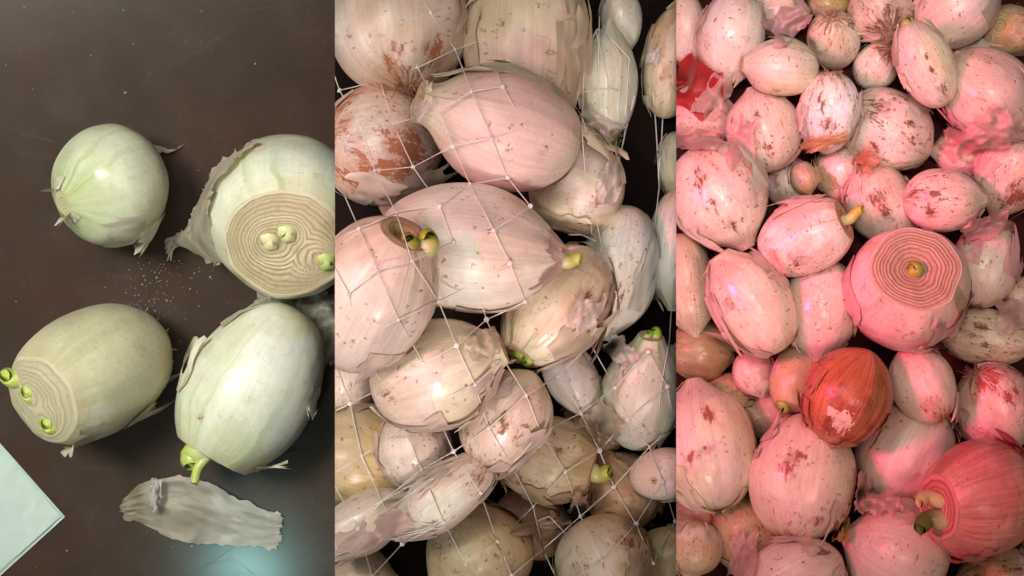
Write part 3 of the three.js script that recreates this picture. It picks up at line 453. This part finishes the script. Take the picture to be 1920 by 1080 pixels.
C_([828, 935, 225, 108, 143, 0], { col: pink, col2: white, dirt: 0.3, pt: 0.8, root: 44, rootSpread: 0.35, rootCol: [0.36, 0.19, 0.1], rootDirt: 0.9, flaps: 6, seam: 1, spots: [[900, 900, 26, 0.9]] }, 'elongated rosy onion with a frayed root end beside the dark gap at the bottom');
C_([990, 85, 345, 226, 88, 0], { col: cream, col2: pink, dirt: 0.1, flaps: 5, pt: 0.6, vein: 0.4, seam: 1.2, wrinkle: 1.4 }, 'very large smooth cream onion in the middle of the top edge');
C_([748, 45, 262, 250, 262, -22], { col: pink, col2: white, dirt: 0.3, root: 60, rootCol: [0.38, 0.17, 0.1], rootSpread: 0.3, rootDirt: 1, dc: [0.34, 0.13, 0.06], flaps: 2, spots: [[760, 120, 40, 0.7], [815, 100, 24, 0.9], [740, 100, 20, 0.7]] }, 'very large rosy onion in the top corner with reddish roots underneath');
C_([950, 784, 192, 160, 300, 0], { col: pink, col2: cream, dirt: 0.4, rootDirt: 0.9, flaps: 3, root: 20, spots: [[945, 795, 26, 0.8], [880, 820, 30, 0.7]] }, 'rosy onion with dark soil flecks on its belly below the papery necked onion');
C_([1040, 578, 250, 178, 128, 20], { col: [0.66, 0.58, 0.44], col2: cream, dirt: 0.3, cut: 0.4, rings: 4, vein: 1, flaps: 9, wrinkle: 2, ridge: 2.5, sprouts: [[0, 0, 12, 14, 0, 0, [0.25, 0.4, 0.05]], [0.5, 0.3, 12, 10, 0, 0, [0.3, 0.42, 0.07]]], spots: [[1100, 560, 18, 0.7], [1100, 620, 12, 0.6]] }, 'cream onion in loose wrinkled skin, a green sprout curled in its neck');
C_([822, 700, 250, 196, 338, 5], { col: pink, col2: cream, dirt: 0.08, neck: 0.3, green: 0.3, flaps: 5, pt: 0.7, vein: 0.5, seam: 0.8, spots: [[720, 740, 24, 0.9]] }, 'glossy rosy onion with a papery greenish neck in the middle of the net');
C_([886, 468, 345, 232, 6, 0], { col: pink, col2: white, dirt: 0.08, pt: 0.8, cut: 0.16, rings: 2, vein: 0.6, seam: 0.9, flaps: 4, flapAt: [[0.45, 0.96, 0.2, 0.14, 0.1], [0.62, 0.92, 0.16, 0.16, 0.1], [0.3, 0.3, 0.1, 0.2, 0.05]], sprouts: [[0, 0, 40, 14, 0, 0, [0.5, 0.52, 0.1]]], spots: [[930, 385, 14, 0.5], [765, 425, 10, 0.7]] }, 'biggest white onion in the centre of the net with a cut yellow green shoot');
C_([700, 548, 300, 228, 300, 30], { col: pink, col2: [0.76, 0.65, 0.56], dirt: 0.06, cut: 0.42, rings: 3, hollow: 0.5, vein: 1.1, flaps: 2, cutL: [0.55, 0.4, 0.24], cutD: [0.34, 0.2, 0.09], sprouts: [[-0.3, 0.4, 12, 16, 0, 0, [0.28, 0.3, 0.04]], [-0.75, -0.1, 24, 22, -0.5, -0.4, [0.4, 0.42, 0.03]]] }, 'large rosy onion with a torn brown hole and two olive sprouts at the tray edge');
C_([934, 236, 300, 226, 197, 14], { col: [0.70, 0.68, 0.53], col2: pink, dirt: 0.1, neck: 0.34, pt: 1.2, vein: 0.9, green: 0.3, seam: 0.7, flaps: 3, rings: 3, flapAt: [[0.35, 0.93, 0.14, 0.12, 0.12], [0.3, 0.3, 0.1, 0.2, 0.04]], spots: [[905, 135, 10, 0.7], [1020, 285, 20, 0.6]] }, 'big pear shaped glossy onion with a dry cut neck, above the biggest white onion');

// ---------------------------------------------------------------- loose heap
const rs = { col: pink, col2: [0.72, 0.62, 0.54] };
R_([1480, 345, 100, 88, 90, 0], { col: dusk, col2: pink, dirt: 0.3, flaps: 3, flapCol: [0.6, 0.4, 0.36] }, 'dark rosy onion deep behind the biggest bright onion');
R_([1508, 335, 64, 52, 70, 0], { col: tan, col2: dusk, dirt: 0.3, flaps: 1 }, 'tiny tan onion deep in the gap above the cut onion with the green shoot');
R_([1368, 745, 96, 86, 10, 0], { col: tan, col2: pink, dirt: 0.6, flaps: 2 }, 'dull speckled onion peeping out behind the soil marked onion at the bin edge');
R_([1445, 782, 96, 90, 200, 0], { col: pink, col2: dusk, dirt: 0.3, flaps: 3, flapCol: [0.66, 0.44, 0.4] }, 'small deep pink onion under the tan sprouting onion');
R_([1415, 702, 92, 80, 70, 0], { col: dusk, col2: pink, dirt: 0.3, flaps: 3 }, 'dark rosy onion in the gap below the striped veined onion');
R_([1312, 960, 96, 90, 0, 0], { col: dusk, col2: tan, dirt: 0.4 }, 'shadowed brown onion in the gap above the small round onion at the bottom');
R_([1826, 108, 80, 80, 0, 0], { col: cool, col2: cream, dirt: 0.2 }, 'pale bluish onion deep between the upper onions and the tan swirled one');
R_([1800, 285, 110, 84, 180, 0], { col: pink, col2: [0.7, 0.48, 0.44], dirt: 0.3, flaps: 6, flapCol: [0.7, 0.45, 0.42] }, 'pink onion in torn skins above the soil patched oval onion');
R_([1575, 322, 112, 92, 250, 10], { col: tan, col2: pink, dirt: 0.35, flaps: 3, neck: 0.3 }, 'dull cream onion with a flat neck under the torn white one');
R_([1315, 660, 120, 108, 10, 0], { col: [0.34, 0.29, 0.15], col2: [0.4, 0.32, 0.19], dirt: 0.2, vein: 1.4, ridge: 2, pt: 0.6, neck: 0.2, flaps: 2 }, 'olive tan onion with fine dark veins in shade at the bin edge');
R_([1320, 218, 130, 112, 30, 0], { col: pink, col2: [0.72, 0.45, 0.42], dirt: 0.3, flaps: 12, wrinkle: 2, flapCol: [0.74, 0.5, 0.48] }, 'onion buried in crumpled pink skins above the biggest bright onion');
R_([1462, 22, 110, 92, 0, 0], { col: pink, col2: dusk, dirt: 0.4, flaps: 8, flapCol: [0.72, 0.5, 0.5] }, 'onion wrapped in pink shreds at the top beside a scrap of net');
R_([1555, 8, 80, 60, 0, 0], { col: [0.4, 0.36, 0.12], col2: dusk, dirt: 0.4 }, 'small olive green onion at the very top between pink onions');
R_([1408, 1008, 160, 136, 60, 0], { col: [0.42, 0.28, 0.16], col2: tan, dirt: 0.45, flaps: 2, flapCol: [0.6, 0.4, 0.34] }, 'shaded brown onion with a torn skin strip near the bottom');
R_([1286, 58, 145, 76, 85, 0], { ...rs, dirt: 0.2, flaps: 2 }, 'narrow pink onion at the top against the bin edge');
R_([1915, 560, 84, 70, 120, 0], { ...rs, col2: dusk, dirt: 0.4, flaps: 6, flapCol: [0.66, 0.42, 0.4] }, 'pink onion in papery rags beside the onion with the dark root');
R_([1288, 535, 190, 104, 80, 0], { col: [0.56, 0.55, 0.42], col2: [0.52, 0.47, 0.34], dirt: 0.25, vein: 0.6, flaps: 2 }, 'beige green onion at the bin edge below the biggest bright onion');
R_([1300, 1030, 108, 104, 100, 0], { col: pink, col2: tan, dirt: 0.25 }, 'small round tan pink onion in the bottom corner of the bin');
R_([1866, 1090, 160, 130, 170, 0], { col: tan, col2: pink, dirt: 0.8, flaps: 3 }, 'soil caked onion at the bottom under the huge red pink cut onion');
R_([1492, 1090, 190, 165, 330, 0], { ...rs, root: 40, rootCol: [0.35, 0.12, 0.08], dirt: 0.2, pt: 0.3, flaps: 2, spots: [[1545, 1035, 20, 0.8]] }, 'rosy onion at the bottom edge with dark red root threads');
R_([1892, 56, 96, 96, 200, 58], { col: tan, col2: [0.62, 0.48, 0.3], dirt: 0.3, cut: 0.5, rings: 4, cutL: [0.56, 0.42, 0.2], flaps: 3, flapCol: [0.6, 0.44, 0.3] }, 'tan onion with a swirled dry neck in the top corner');
R_([1655, 386, 160, 126, 60, -10], { ...rs, dirt: 0.45, root: 34, rootCol: [0.45, 0.24, 0.16], rootDirt: 0.8, flaps: 3, spots: [[1640, 370, 16, 0.6], [1665, 400, 16, 0.5]] }, 'rosy onion with grey soil smudges beside the cut onion with the green shoot');
R_([1850, 492, 165, 124, 285, -10], { ...rs, col: cream, dirt: 0.15, root: 46, rootCol: [0.2, 0.1, 0.07], rootDirt: 0.6, rootSpread: 0.22, flaps: 5, flapCol: [0.74, 0.46, 0.46] }, 'cream and pink onion with a dark brown root below torn pink skin');
R_([1668, 246, 178, 150, 30, -20], { col: white, col2: pink, dirt: 0.45, root: 26, rootCol: [0.4, 0.2, 0.15], flaps: 3, rootDirt: 0.7, spots: [[1650, 210, 22, 0.8], [1705, 228, 16, 0.9], [1640, 280, 18, 0.8]] }, 'shiny broad white onion with soil smears and a thin dry root thread');
R_([1430, 242, 158, 134, 255, -5], { ...rs, dirt: 0.35, flaps: 4, spots: [[1420, 215, 8, 0.9], [1440, 275, 16, 0.6], [1400, 235, 8, 0.7]] }, 'rosy onion with dark soil dabs under the pale necked onion');
R_([1895, 325, 170, 132, 110, -10], { ...rs, dirt: 0.4, flaps: 4, rootDirt: 0.7, spots: [[1905, 370, 22, 1.1], [1880, 380, 12, 0.9]] }, 'pink onion with a big brown soil patch by the upper frame edge');
R_([1858, 182, 200, 162, 40, 0], { col: pink, col2: [0.72, 0.52, 0.46], dirt: 0.25, flaps: 10, wrinkle: 2, flapCol: [0.74, 0.47, 0.44], seam: 1 }, 'large papery pink onion shedding ragged skin');
R_([1554, 212, 150, 114, 95, -10], { col: white, col2: [0.8, 0.8, 0.78], dirt: 0.5, dc: [0.16, 0.1, 0.05], root: 70, rootCol: [0.3, 0.19, 0.09], rootSpread: 0.4, rootDirt: 0.6, flaps: 7, flapCol: [0.68, 0.64, 0.56], wrinkle: 1.4, spots: [[1535, 195, 12, 0.8], [1550, 235, 14, 0.9]] }, 'torn bright white onion with a brown root brush on top');
R_([1772, 375, 152, 118, 0, 0], { ...rs, dirt: 0.4, flaps: 1, spots: [[1750, 366, 18, 1.1], [1745, 402, 10, 1], [1715, 360, 14, 0.8]] }, 'oval rosy onion with brown soil patches above the big ringed onion');
R_([1855, 633, 175, 106, 10, 0], { ...rs, col2: cream, dirt: 0.5, flaps: 2, spots: [[1800, 600, 16, 0.9], [1840, 612, 12, 0.9], [1845, 645, 8, 0.8]] }, 'lying oval onion with a row of soil specks beside the big ringed onion');
R_([1868, 768, 168, 152, 60, -18], { ...rs, dirt: 0.45, dc: [0.36, 0.08, 0.07], root: 70, rootCol: [0.45, 0.12, 0.12], rootSpread: 0.36, rootDirt: 0.9, flaps: 3, spots: [[1850, 712, 24, 1], [1900, 740, 16, 0.9]] }, 'round pink onion with crimson root fuzz on its upper side');
R_([1322, 832, 240, 186, 260, -8], { ...rs, col: cream, dirt: 0.2, dc: [0.34, 0.1, 0.06], flaps: 4, rootDirt: 0.4, spots: [[1328, 775, 16, 1], [1330, 840, 20, 0.7], [1290, 850, 16, 0.7]] }, 'large rosy onion with a dark soil mark at the bin edge');
R_([1490, 714, 130, 94, 108, 22], { col: tan, col2: pink, dirt: 0.15, cut: 0.55, rings: 4, vein: 1.2, flaps: 1, sprouts: [[-0.3, 0.1, 14, 12, 0, 0, [0.26, 0.34, 0.05]]], cutL: [0.5, 0.36, 0.24] }, 'tan veined onion with a green dot of shoot in its small cut end');
R_([1540, 582, 186, 142, 95, 0], { ...rs, dirt: 0.2, seam: 1, flaps: 3, rough: 0.26, spots: [[1590, 530, 14, 0.8]] }, 'glossy bright pink onion between the veined onion and the big ringed one');
R_([1370, 74, 178, 126, 100, 0], { col: pink, col2: white, dirt: 0.1, seam: 1, flaps: 4, rough: 0.28 }, 'glossy pinkish white onion with a cracked skin at the top of the heap');
R_([1462, 127, 142, 106, 186, 12], { col: cream, col2: [0.7, 0.64, 0.56], dirt: 0.15, neck: 0.26, green: 0.35, pt: 0.5, flaps: 2, spots: [[1500, 140, 14, 0.5], [1460, 170, 10, 0.6]] }, 'cream onion with a stubby greenish neck below the glossy cracked one');
R_([1642, 125, 94, 82, 130, -38], { col: white, col2: pink, dirt: 0.35, root: 40, rootCol: [0.34, 0.22, 0.18], rootDirt: 0.9, flaps: 0, spots: [[1662, 100, 18, 0.9]] }, 'small egg shaped white onion with a grey root patch');
R_([1563, 76, 112, 100, 80, -55], { col: pink, col2: cream, dirt: 0.4, root: 60, rootCol: [0.4, 0.22, 0.12], rootSpread: 0.22, rootDirt: 0.8, flaps: 1, spots: [[1590, 40, 16, 0.6]] }, 'round soil dusted onion showing its brown root disc to the sky');
R_([1797, 12, 170, 140, 320, 0], { col: pink, col2: [0.76, 0.68, 0.64], dirt: 0.08, ridge: 2, vein: 0.5, flaps: 2 }, 'large clean ribbed rosy onion at the top edge');
R_([1650, 20, 124, 118, 250, -50], { col: pink, col2: cream, dirt: 0.45, root: 50, rootCol: [0.42, 0.26, 0.2], rootSpread: 0.3, rootDirt: 0.9, flaps: 1, spots: [[1640, 45, 20, 0.8], [1670, 20, 14, 0.7]] }, 'soil flecked onion with a worn root patch at the top between two round ones');
R_([1735, 118, 172, 104, 246, 4], { col: cream, col2: [0.72, 0.62, 0.55], dirt: 0.2, cut: 0.3, rings: 2, pt: 0.5, flaps: 1, rootDirt: 0.5, sprouts: [[0, 0, 8, 13, 0, 0, [0.34, 0.36, 0.1]]], spots: [[1737, 106, 7, 1.2], [1745, 130, 5, 1], [1762, 168, 16, 0.6]] }, 'elongated cream onion with an olive green tip and one dark soil spot');
R_([1697, 858, 215, 180, 116, -5], { ...rs, dirt: 0.06, vein: 0.8, ridge: 1.5, pt: 0.9, neck: 0.2, flaps: 5, flapCol: [0.7, 0.46, 0.42] }, 'smooth dusty pink onion with a shredded neck beneath the rust red onion');
R_([1504, 892, 235, 200, 278, -12], { ...rs, col2: cream, dirt: 0.2, dc: [0.3, 0.09, 0.07], root: 80, rootCol: [0.45, 0.26, 0.2], rootSpread: 0.26, rootDirt: 0.6, flaps: 2, spots: [[1485, 865, 22, 0.9], [1500, 850, 14, 0.8], [1465, 880, 14, 0.7], [1530, 975, 14, 0.8]] }, 'large round rosy onion with a fringe of roots at its base');
R_([1408, 567, 208, 142, 236, 0], { ...rs, col2: cream, dirt: 0.2, vein: 1.2, ridge: 2, neck: 0.3, pt: 0.3, flaps: 6, rough: 0.28, flapCol: [0.72, 0.56, 0.48] }, 'long rosy onion with greenish grey veins and a papery frayed top');
R_([1728, 721, 148, 118, 240, -5], { ...rs, dirt: 0.15, root: 22, rootCol: [0.4, 0.14, 0.08], rootDirt: 1, flaps: 2, dc: [0.34, 0.1, 0.06], spots: [[1745, 765, 22, 0.8]] }, 'egg shaped pink onion with streaky soil at its lower tip');
R_([1590, 741, 182, 164, 296, 8], { name: 'red_onion', root: 16, pt: 0.3, rootCol: [0.4, 0.22, 0.14], col: red, col2: [0.44, 0.16, 0.07], dirt: 0.2, dc: [0.2, 0.03, 0.02], vein: 1.6, lng: 0.5, ridge: 1.4, tear: 0.01, tearAt: [[1578, 792, 20, 0.7], [1556, 772, 9, 0.5]], tearCol: [0.78, 0.6, 0.5], rough: 0.3, flaps: 4, flapCol: [0.55, 0.2, 0.12], rootDirt: 0.2, spots: [[1555, 800, 26, 0.6]] }, 'the one rust red onion with a torn pale patch');
R_([1352, 371, 208, 186, 62, 0], { col: white, col2: pink, dirt: 0.3, seam: 1, rough: 0.27, pt: 0.9, neck: 0.16, flaps: 4, spots: [[1310, 340, 14, 0.9], [1305, 320, 8, 0.9], [1375, 420, 10, 0.9], [1350, 380, 16, 0.5]] }, 'biggest bright pinkish white onion with scattered dark flecks');
R_([1512, 444, 180, 136, 336, 18], { col: pink, col2: white, dirt: 0.25, cut: 0.56, pt: 0.1, rings: 6, vein: 0.9, rough: 0.3, flaps: 3, cutL: [0.5, 0.34, 0.2], cutD: [0.26, 0.13, 0.07], hollow: 0.25, sprouts: [[0.05, 0.0, 46, 11, 0, 0, [0.4, 0.42, 0.04]]], spots: [[1490, 490, 20, 0.7]] }, 'pink onion with a brown ringed cut end and a yellow green shoot sticking out');
R_([1678, 1036, 200, 196, 200, 0], { ...rs, dirt: 0.15, wrinkle: 1.6, seam: 1, flaps: 5, dc: [0.36, 0.1, 0.07] }, 'broad papery pink onion at the bottom beside the huge red pink one');
R_([1836, 937, 226, 214, 172, 31], { name: 'red_onion', col: [0.54, 0.19, 0.18], col2: [0.58, 0.27, 0.22], lng: 0.3, dirt: 0.12, dc: [0.32, 0.04, 0.03], rough: 0.46, cut: 0.58, pt: 0.15, rings: 6, vein: 0.8, wrinkle: 1.8, seam: 1.2, flaps: 4, flapCol: [0.6, 0.2, 0.18], cutL: [0.62, 0.27, 0.22], cutD: [0.34, 0.07, 0.07], hollow: 0.04, core: 0.0, sprouts: [[0.3, 0.05, 62, 19, 0.15, 0, [0.09, 0.12, 0.02], 0.35], [-0.22, 0.1, 56, 15, -0.1, 0, [0.55, 0.42, 0.2], 0.35]] }, 'huge red pink onion with hollow cut green shoots at its ringed end');
R_([1702, 541, 228, 226, 282, 64], { col: pink, col2: [0.72, 0.54, 0.48], dirt: 0.2, dc: [0.34, 0.14, 0.09], cut: 0.75, pt: 0, rings: 12, vein: 0.9, wrinkle: 1.6, flaps: 7, seam: 1.2, cutL: [0.47, 0.36, 0.25], cutD: [0.2, 0.12, 0.08], dome: 0.04, hollow: 0.1, flapCol: [0.72, 0.5, 0.48], sprouts: [[0.02, 0.0, 9, 15, 0, 0, [0.26, 0.28, 0.04], 0.8]], flapAt: [[0.5, 0.3, 0.3, 0.3, 0.04], [0.3, 0.6, 0.12, 0.2, 0.06], [0.72, 0.5, 0.12, 0.2, 0.08]] }, 'big pink onion cut flat across with many rings round a green heart');

// ---------------------------------------------------------------- torn skins lying between the onions
function scrap(field, zone, [cx, cy, w, h, ang], col, o, label, name = 'onion_skin') {
  const r = rng(o.seed), ca = Math.cos(ang * RAD), sa = Math.sin(ang * RAD), rows = [];
  for (let j = 0; j < 5; j++) { const row = []; for (let i = 0; i < 6; i++) { const a = (i / 5 - 0.5) * w * (0.8 + 0.4 * r()), b = (j / 4 - 0.5) * h * (0.7 + 0.6 * r()) * (o.taper ? 1 - o.taper * i / 5 : 1), px = cx + a * ca - b * sa, py = cy + a * sa + b * ca; let y = 0.05; for (let k = 0; k < 3; k++) { const p = P(px, py, y); y = 0; for (const [dx, dz] of [[0, 0], [0.004, 0], [-0.004, 0], [0, 0.004], [0, -0.004]]) y = Math.max(y, field.at(p.x + dx, p.z + dz)); } row.push([px, py, y + 0.0015 + 0.6 * (o.lift ?? 0.003) * r()]); } rows.push(row); }
  const g = sheetGeometry(rows, { nu: 30, nv: 24, seed: o.seed * 7.3, amp: (o.amp ?? 0.003) * 0.45, fold: 0.5, rag: (o.rag ?? 7) * 0.42, rf: 0.55, cross: 0, color: (u, v, n, m) => { const k = (1 + 0.12 * n + 0.05 * m) * (0.86 + 0.22 * Math.abs(Math.sin(v * 34 + 3 * n))); return col.map((x) => clamp(x * k)); } });
  g.computeBoundingBox(); const bb = g.boundingBox, base = V((bb.min.x + bb.max.x) / 2, bb.min.y, (bb.min.z + bb.max.z) / 2); g.translate(-base.x, -base.y, -base.z);
  const q = zone.clip ? clipGeometry(g, zone.plane, base) : g; if (!q) return; const t = thing(name, base, label, name === 'onion_skin' ? 'onion skin' : 'cloth'); part(name === 'onion_skin' ? 'skin' : 'fabric', q, M.sheet, t);
}
const SK = [0.74, 0.52, 0.48], SW = [0.76, 0.72, 0.66], SB_ = [0.5, 0.36, 0.24];
scrap(FR, ZR, [1305, 165, 90, 90, 20], [0.5, 0.03, 0.03], { seed: 1, amp: 0.002, rag: 3 }, 'piece of bright red sack showing between pink onions at the upper bin edge', 'red_sack');
scrap(FR, ZR, [1335, 185, 80, 46, 120], SK, { seed: 2, lift: 0.01 }, 'pink curled skin lying across the piece of red sack');
scrap(FR, ZR, [1395, 265, 50, 90, 10], SK, { seed: 3, lift: 0.008 }, 'pink torn skin hanging beside the soil dabbed rosy onion');
scrap(FR, ZR, [1310, 262, 90, 34, 5], SK, { seed: 4, lift: 0.008 }, 'rumpled pink skin lying over the top of the biggest bright onion');
scrap(FR, ZR, [1478, 42, 80, 56, 330], [0.7, 0.5, 0.5], { seed: 5, lift: 0.01 }, 'bunch of pinkish shreds at the top beside the cream necked onion');
scrap(FR, ZR, [1545, 268, 96, 22, 345], [0.62, 0.38, 0.2], { seed: 6 }, 'orange brown skin strip below the torn bright white onion');
scrap(FR, ZR, [1625, 300, 40, 34, 40], [0.62, 0.34, 0.2], { seed: 7 }, 'orange skin shred at the lower rim of the shiny broad white onion');
scrap(FR, ZR, [1822, 262, 120, 50, 350], [0.74, 0.46, 0.43], { seed: 8, lift: 0.01, amp: 0.005, rag: 10 }, 'ragged pink skins under the large papery pink onion');
scrap(FR, ZR, [1875, 235, 70, 50, 30], SK, { seed: 9, lift: 0.01, amp: 0.004 }, 'pale pink skin flake on the front of the large papery pink onion');
scrap(FR, ZR, [1660, 940, 66, 40, 350], SK, { seed: 10, lift: 0.012, amp: 0.004 }, 'small square pink flake between the two papery pink onions at the bottom');
scrap(FR, ZR, [1618, 925, 24, 70, 5], [0.62, 0.44, 0.4], { seed: 11, lift: 0.008 }, 'limp skin tail hanging from the smooth dusty pink onion');
scrap(FR, ZR, [1392, 1040, 46, 90, 8], [0.7, 0.46, 0.42], { seed: 12, lift: 0.006 }, 'upright torn pink skin strip on the shaded brown onion near the bottom');
scrap(FR, ZR, [1578, 990, 24, 46, 10], [0.6, 0.42, 0.08], { seed: 13, lift: 0.004, rag: 3 }, 'small yellow withered leaf tip near the bottom between two rosy onions', 'onion_skin');
scrap(FR, ZR, [1455, 490, 16, 62, 330], [0.74, 0.5, 0.46], { seed: 14, lift: 0.004, rag: 3 }, 'narrow pink skin ribbon dangling beside the cut onion with the green shoot');
scrap(FR, ZR, [1905, 590, 70, 60, 0], SK, { seed: 15, lift: 0.008, amp: 0.004 }, 'rosy paper skin at the frame edge below the dark brown root');
scrap(FR, ZR, [1850, 425, 90, 40, 340], [0.76, 0.42, 0.44], { seed: 16, lift: 0.006, amp: 0.003 }, 'deep pink skin collar over the cream and pink onion');
scrap(FR, ZR, [1738, 655, 60, 14, 350], [0.66, 0.42, 0.36], { seed: 17, lift: 0.004, rag: 3 }, 'dry lip of skin under the big ringed onion');
scrap(FC, ZC, [1125, 242, 80, 50, 20], SW, { seed: 21, lift: 0.008, amp: 0.004 }, 'white skin flakes below the pale green pointed onion');
scrap(FC, ZC, [1154, 268, 18, 24, 30], [0.25, 0.48, 0.05], { seed: 22, rag: 2 }, 'tiny bright green leaf scrap at the rim of the black gap');
scrap(FC, ZC, [1140, 345, 40, 70, 10], SW, { seed: 23, lift: 0.006, amp: 0.004, rag: 10 }, 'frayed white skin edge beside the squat cream onion');
scrap(FC, ZC, [1098, 590, 50, 60, 20], SW, { seed: 24, lift: 0.01, amp: 0.003 }, 'stiff pale skin corner standing up beside the wrinkled cream onion');
scrap(FC, ZC, [1130, 795, 70, 70, 40], [0.6, 0.52, 0.42], { seed: 25, lift: 0.01, amp: 0.005, rag: 10 }, 'crumpled beige skins under the net diamonds beside the pale green sprouting onion');
scrap(FC, ZC, [1085, 945, 28, 40, 20], SB_, { seed: 26, lift: 0.006 }, 'brown dry flake beside the shrivelled brown onion');
scrap(FC, ZC, [1165, 660, 60, 44, 40], SW, { seed: 27, lift: 0.008, amp: 0.004 }, 'ragged white skin collar at the shoulder of the pale green sprouting onion');
scrap(FC, ZC, [1225, 105, 22, 30, 20], [0.78, 0.78, 0.76], { seed: 28, lift: 0.004, rag: 3 }, 'small white tag of skin on the flaky cream onion at the top');
scrap(FC, ZC, [785, 205, 30, 40, 30], [0.72, 0.64, 0.58], { seed: 29, lift: 0.004, rag: 4 }, 'white skin tag below the dry neck of the big pear shaped onion');
scrap(FC, ZC, [905, 650, 60, 50, 340], [0.66, 0.62, 0.48], { seed: 30, lift: 0.006, amp: 0.004 }, 'greenish papery shreds at the neck of the glossy rosy onion');
scrap(FC, ZC, [700, 1000, 130, 50, 335], [0.70, 0.5, 0.46], { seed: 31, lift: 0.004, amp: 0.004, rag: 9 }, 'gathered pinkish skins along the slack net edge at the bottom');
scrap(FC, ZC, [1020, 985, 110, 20, 350], SB_, { seed: 32, lift: 0.006, amp: 0.002 }, 'curved brown skin rim over the brown and yellow dirty onion');

// ---------------------------------------------------------------- the white net
{
  const F = FC, nx = F.nx, nz = F.nz; let h = Float32Array.from(F.a), H = F.a;
  for (let it = 0; it < 160; it++) { const g = Float32Array.from(h); for (let j = 1; j < nz - 1; j++) for (let i = 1; i < nx - 1; i++) { const k = j * nx + i, m = (h[k - 1] + h[k + 1] + h[k - nx] + h[k + nx]) / 4 - 0.00012; g[k] = Math.max(H[k], m); } h = g; }
  const env = (x, z) => { const fx = clamp((x - F.x0) / F.h - 0.5, 0, nx - 2), fz = clamp((z - F.z0) / F.h - 0.5, 0, nz - 2), i = Math.floor(fx), j = Math.floor(fz), a = fx - i, b = fz - j; return mix(mix(h[j * nx + i], h[j * nx + i + 1], a), mix(h[(j + 1) * nx + i], h[(j + 1) * nx + i + 1], a), b); };
  const land = (px, py, lift = 0.002) => { let y = 0.05, p; for (let k = 0; k < 4; k++) { p = P(px, py, y); y = env(p.x, p.z) + lift; } return P(px, py, y); };
  const netBase = P(940, 540, 0), net = thing('onion_net', netBase, 'white knotted net stretched over the onions of the middle tray', 'net');
  const r = rng(404);
  const addStrand = (pts, rad = 0.0004, lift = 0.002) => {   // pts in photo pixels
    const out = []; for (let i = 0; i + 1 < pts.length; i++) { const n = Math.max(2, Math.ceil(Math.hypot(pts[i + 1][0] - pts[i][0], pts[i + 1][1] - pts[i][1]) / 9)); for (let k = 0; k < n; k++) { const t = k / n; out.push(land(mix(pts[i][0], pts[i + 1][0], t), mix(pts[i][1], pts[i + 1][1], t), lift)); } } out.push(land(...pts[pts.length - 1], lift));
    const q = tube(out, rad, 5).translate(-netBase.x, -netBase.y, -netBase.z), c = clipGeometry(q, PLC, netBase); if (c) part('strand', c, M.strand, net);
  };
  const jit = {}, K = (a, b) => { const key = a + ',' + b; if (!jit[key]) jit[key] = [(r() - 0.5) * 22, (r() - 0.5) * 22]; const w = Math.max(0, b - 3); return [640 + a * 69 + b * 35 + w * a * -0.9 + jit[key][0], 170 - a * (22 + 4.2 * Math.max(0, b - 2)) + b * 78 + jit[key][1]]; };
  const inside = ([x, y]) => x > 590 && x < 1268 && y > -60 && y < 1110 && (x < 1030 - 0 * y || y > 640) && !(x > 1000 && y < 640);
  const knots = [], ball = new THREE.IcosahedronGeometry(1, 1); ball.deleteAttribute('uv');
  for (let b = -6; b < 16; b++) { let run = []; for (let a = -16; a < 14; a++) { const p = K(a, b); if (inside(p)) { run.push(p); if (p[0] > 632) knots.push(p); } else { if (run.length > 1) addStrand(run); run = []; } } if (run.length > 1) addStrand(run); }
  for (let a = -16; a < 14; a++) { let run = []; for (let b = -6; b < 16; b++) { const p = K(a, b); if (inside(p)) run.push(p); else { if (run.length > 1) addStrand(run); run = []; } } if (run.length > 1) addStrand(run); }
  // slack strands beside the black gap, and the gathered edge at the bottom
  for (const s of [[[1098, 40], [1094, 150], [1091, 240], [1097, 330], [1110, 440]], [[1124, 30], [1121, 160], [1126, 250], [1131, 340]], [[1118, 60], [1140, 150], [1141, 240], [1140, 330]], [[1130, 45], [1165, 110], [1158, 235], [1150, 330]], [[1100, 330], [1128, 460], [1108, 540]], [[1135, 60], [1180, 110], [1170, 260], [1155, 330]], [[1190, 180], [1172, 250], [1160, 300]], [[1225, 175], [1230, 240], [1236, 350], [1228, 420]], [[1243, 215], [1240, 270], [1234, 330]], [[1066, 440], [1090, 440], [1118, 452]], [[1094, 172], [1121, 170], [1140, 166], [1163, 172]], [[1091, 252], [1127, 252], [1160, 246]], [[1262, 530], [1255, 640], [1240, 720], [1235, 780]],
    [[628, 1042], [690, 1018], [760, 1004], [832, 988]], [[628, 1036], [700, 1010], [770, 998], [828, 985]], [[640, 1006], [720, 960], [800, 905], [860, 868]], [[700, 950], [760, 915], [830, 890]], [[628, 985], [690, 955], [750, 915], [800, 880]], [[628, 1022], [690, 990], [750, 980], [810, 984]], [[985, 985], [1030, 968], [1060, 1000], [1090, 1060], [1100, 1085]]]) addStrand(s, 0.00045, 0.0015);
  const balls = knots.map(([x, y]) => { const p = land(x, y, 0.0022), s = 0.0009 + 0.0006 * r(), g = ball.clone(); g.scale(s * 1.3, s * 0.8, s * (0.9 + 0.5 * r())); g.rotateY(r() * 3); return g.translate(p.x - netBase.x, p.y - netBase.y, p.z - netBase.z); });
  part('knot', mergeGeometries(balls), M.strand, net).userData.kind = 'stuff';
}
//@@END
renderer.render(scene, camera);
if (typeof console !== 'undefined') console.log('onions', ITEMS.length, 'highest', Math.max(...ITEMS.map((i) => i.top)));
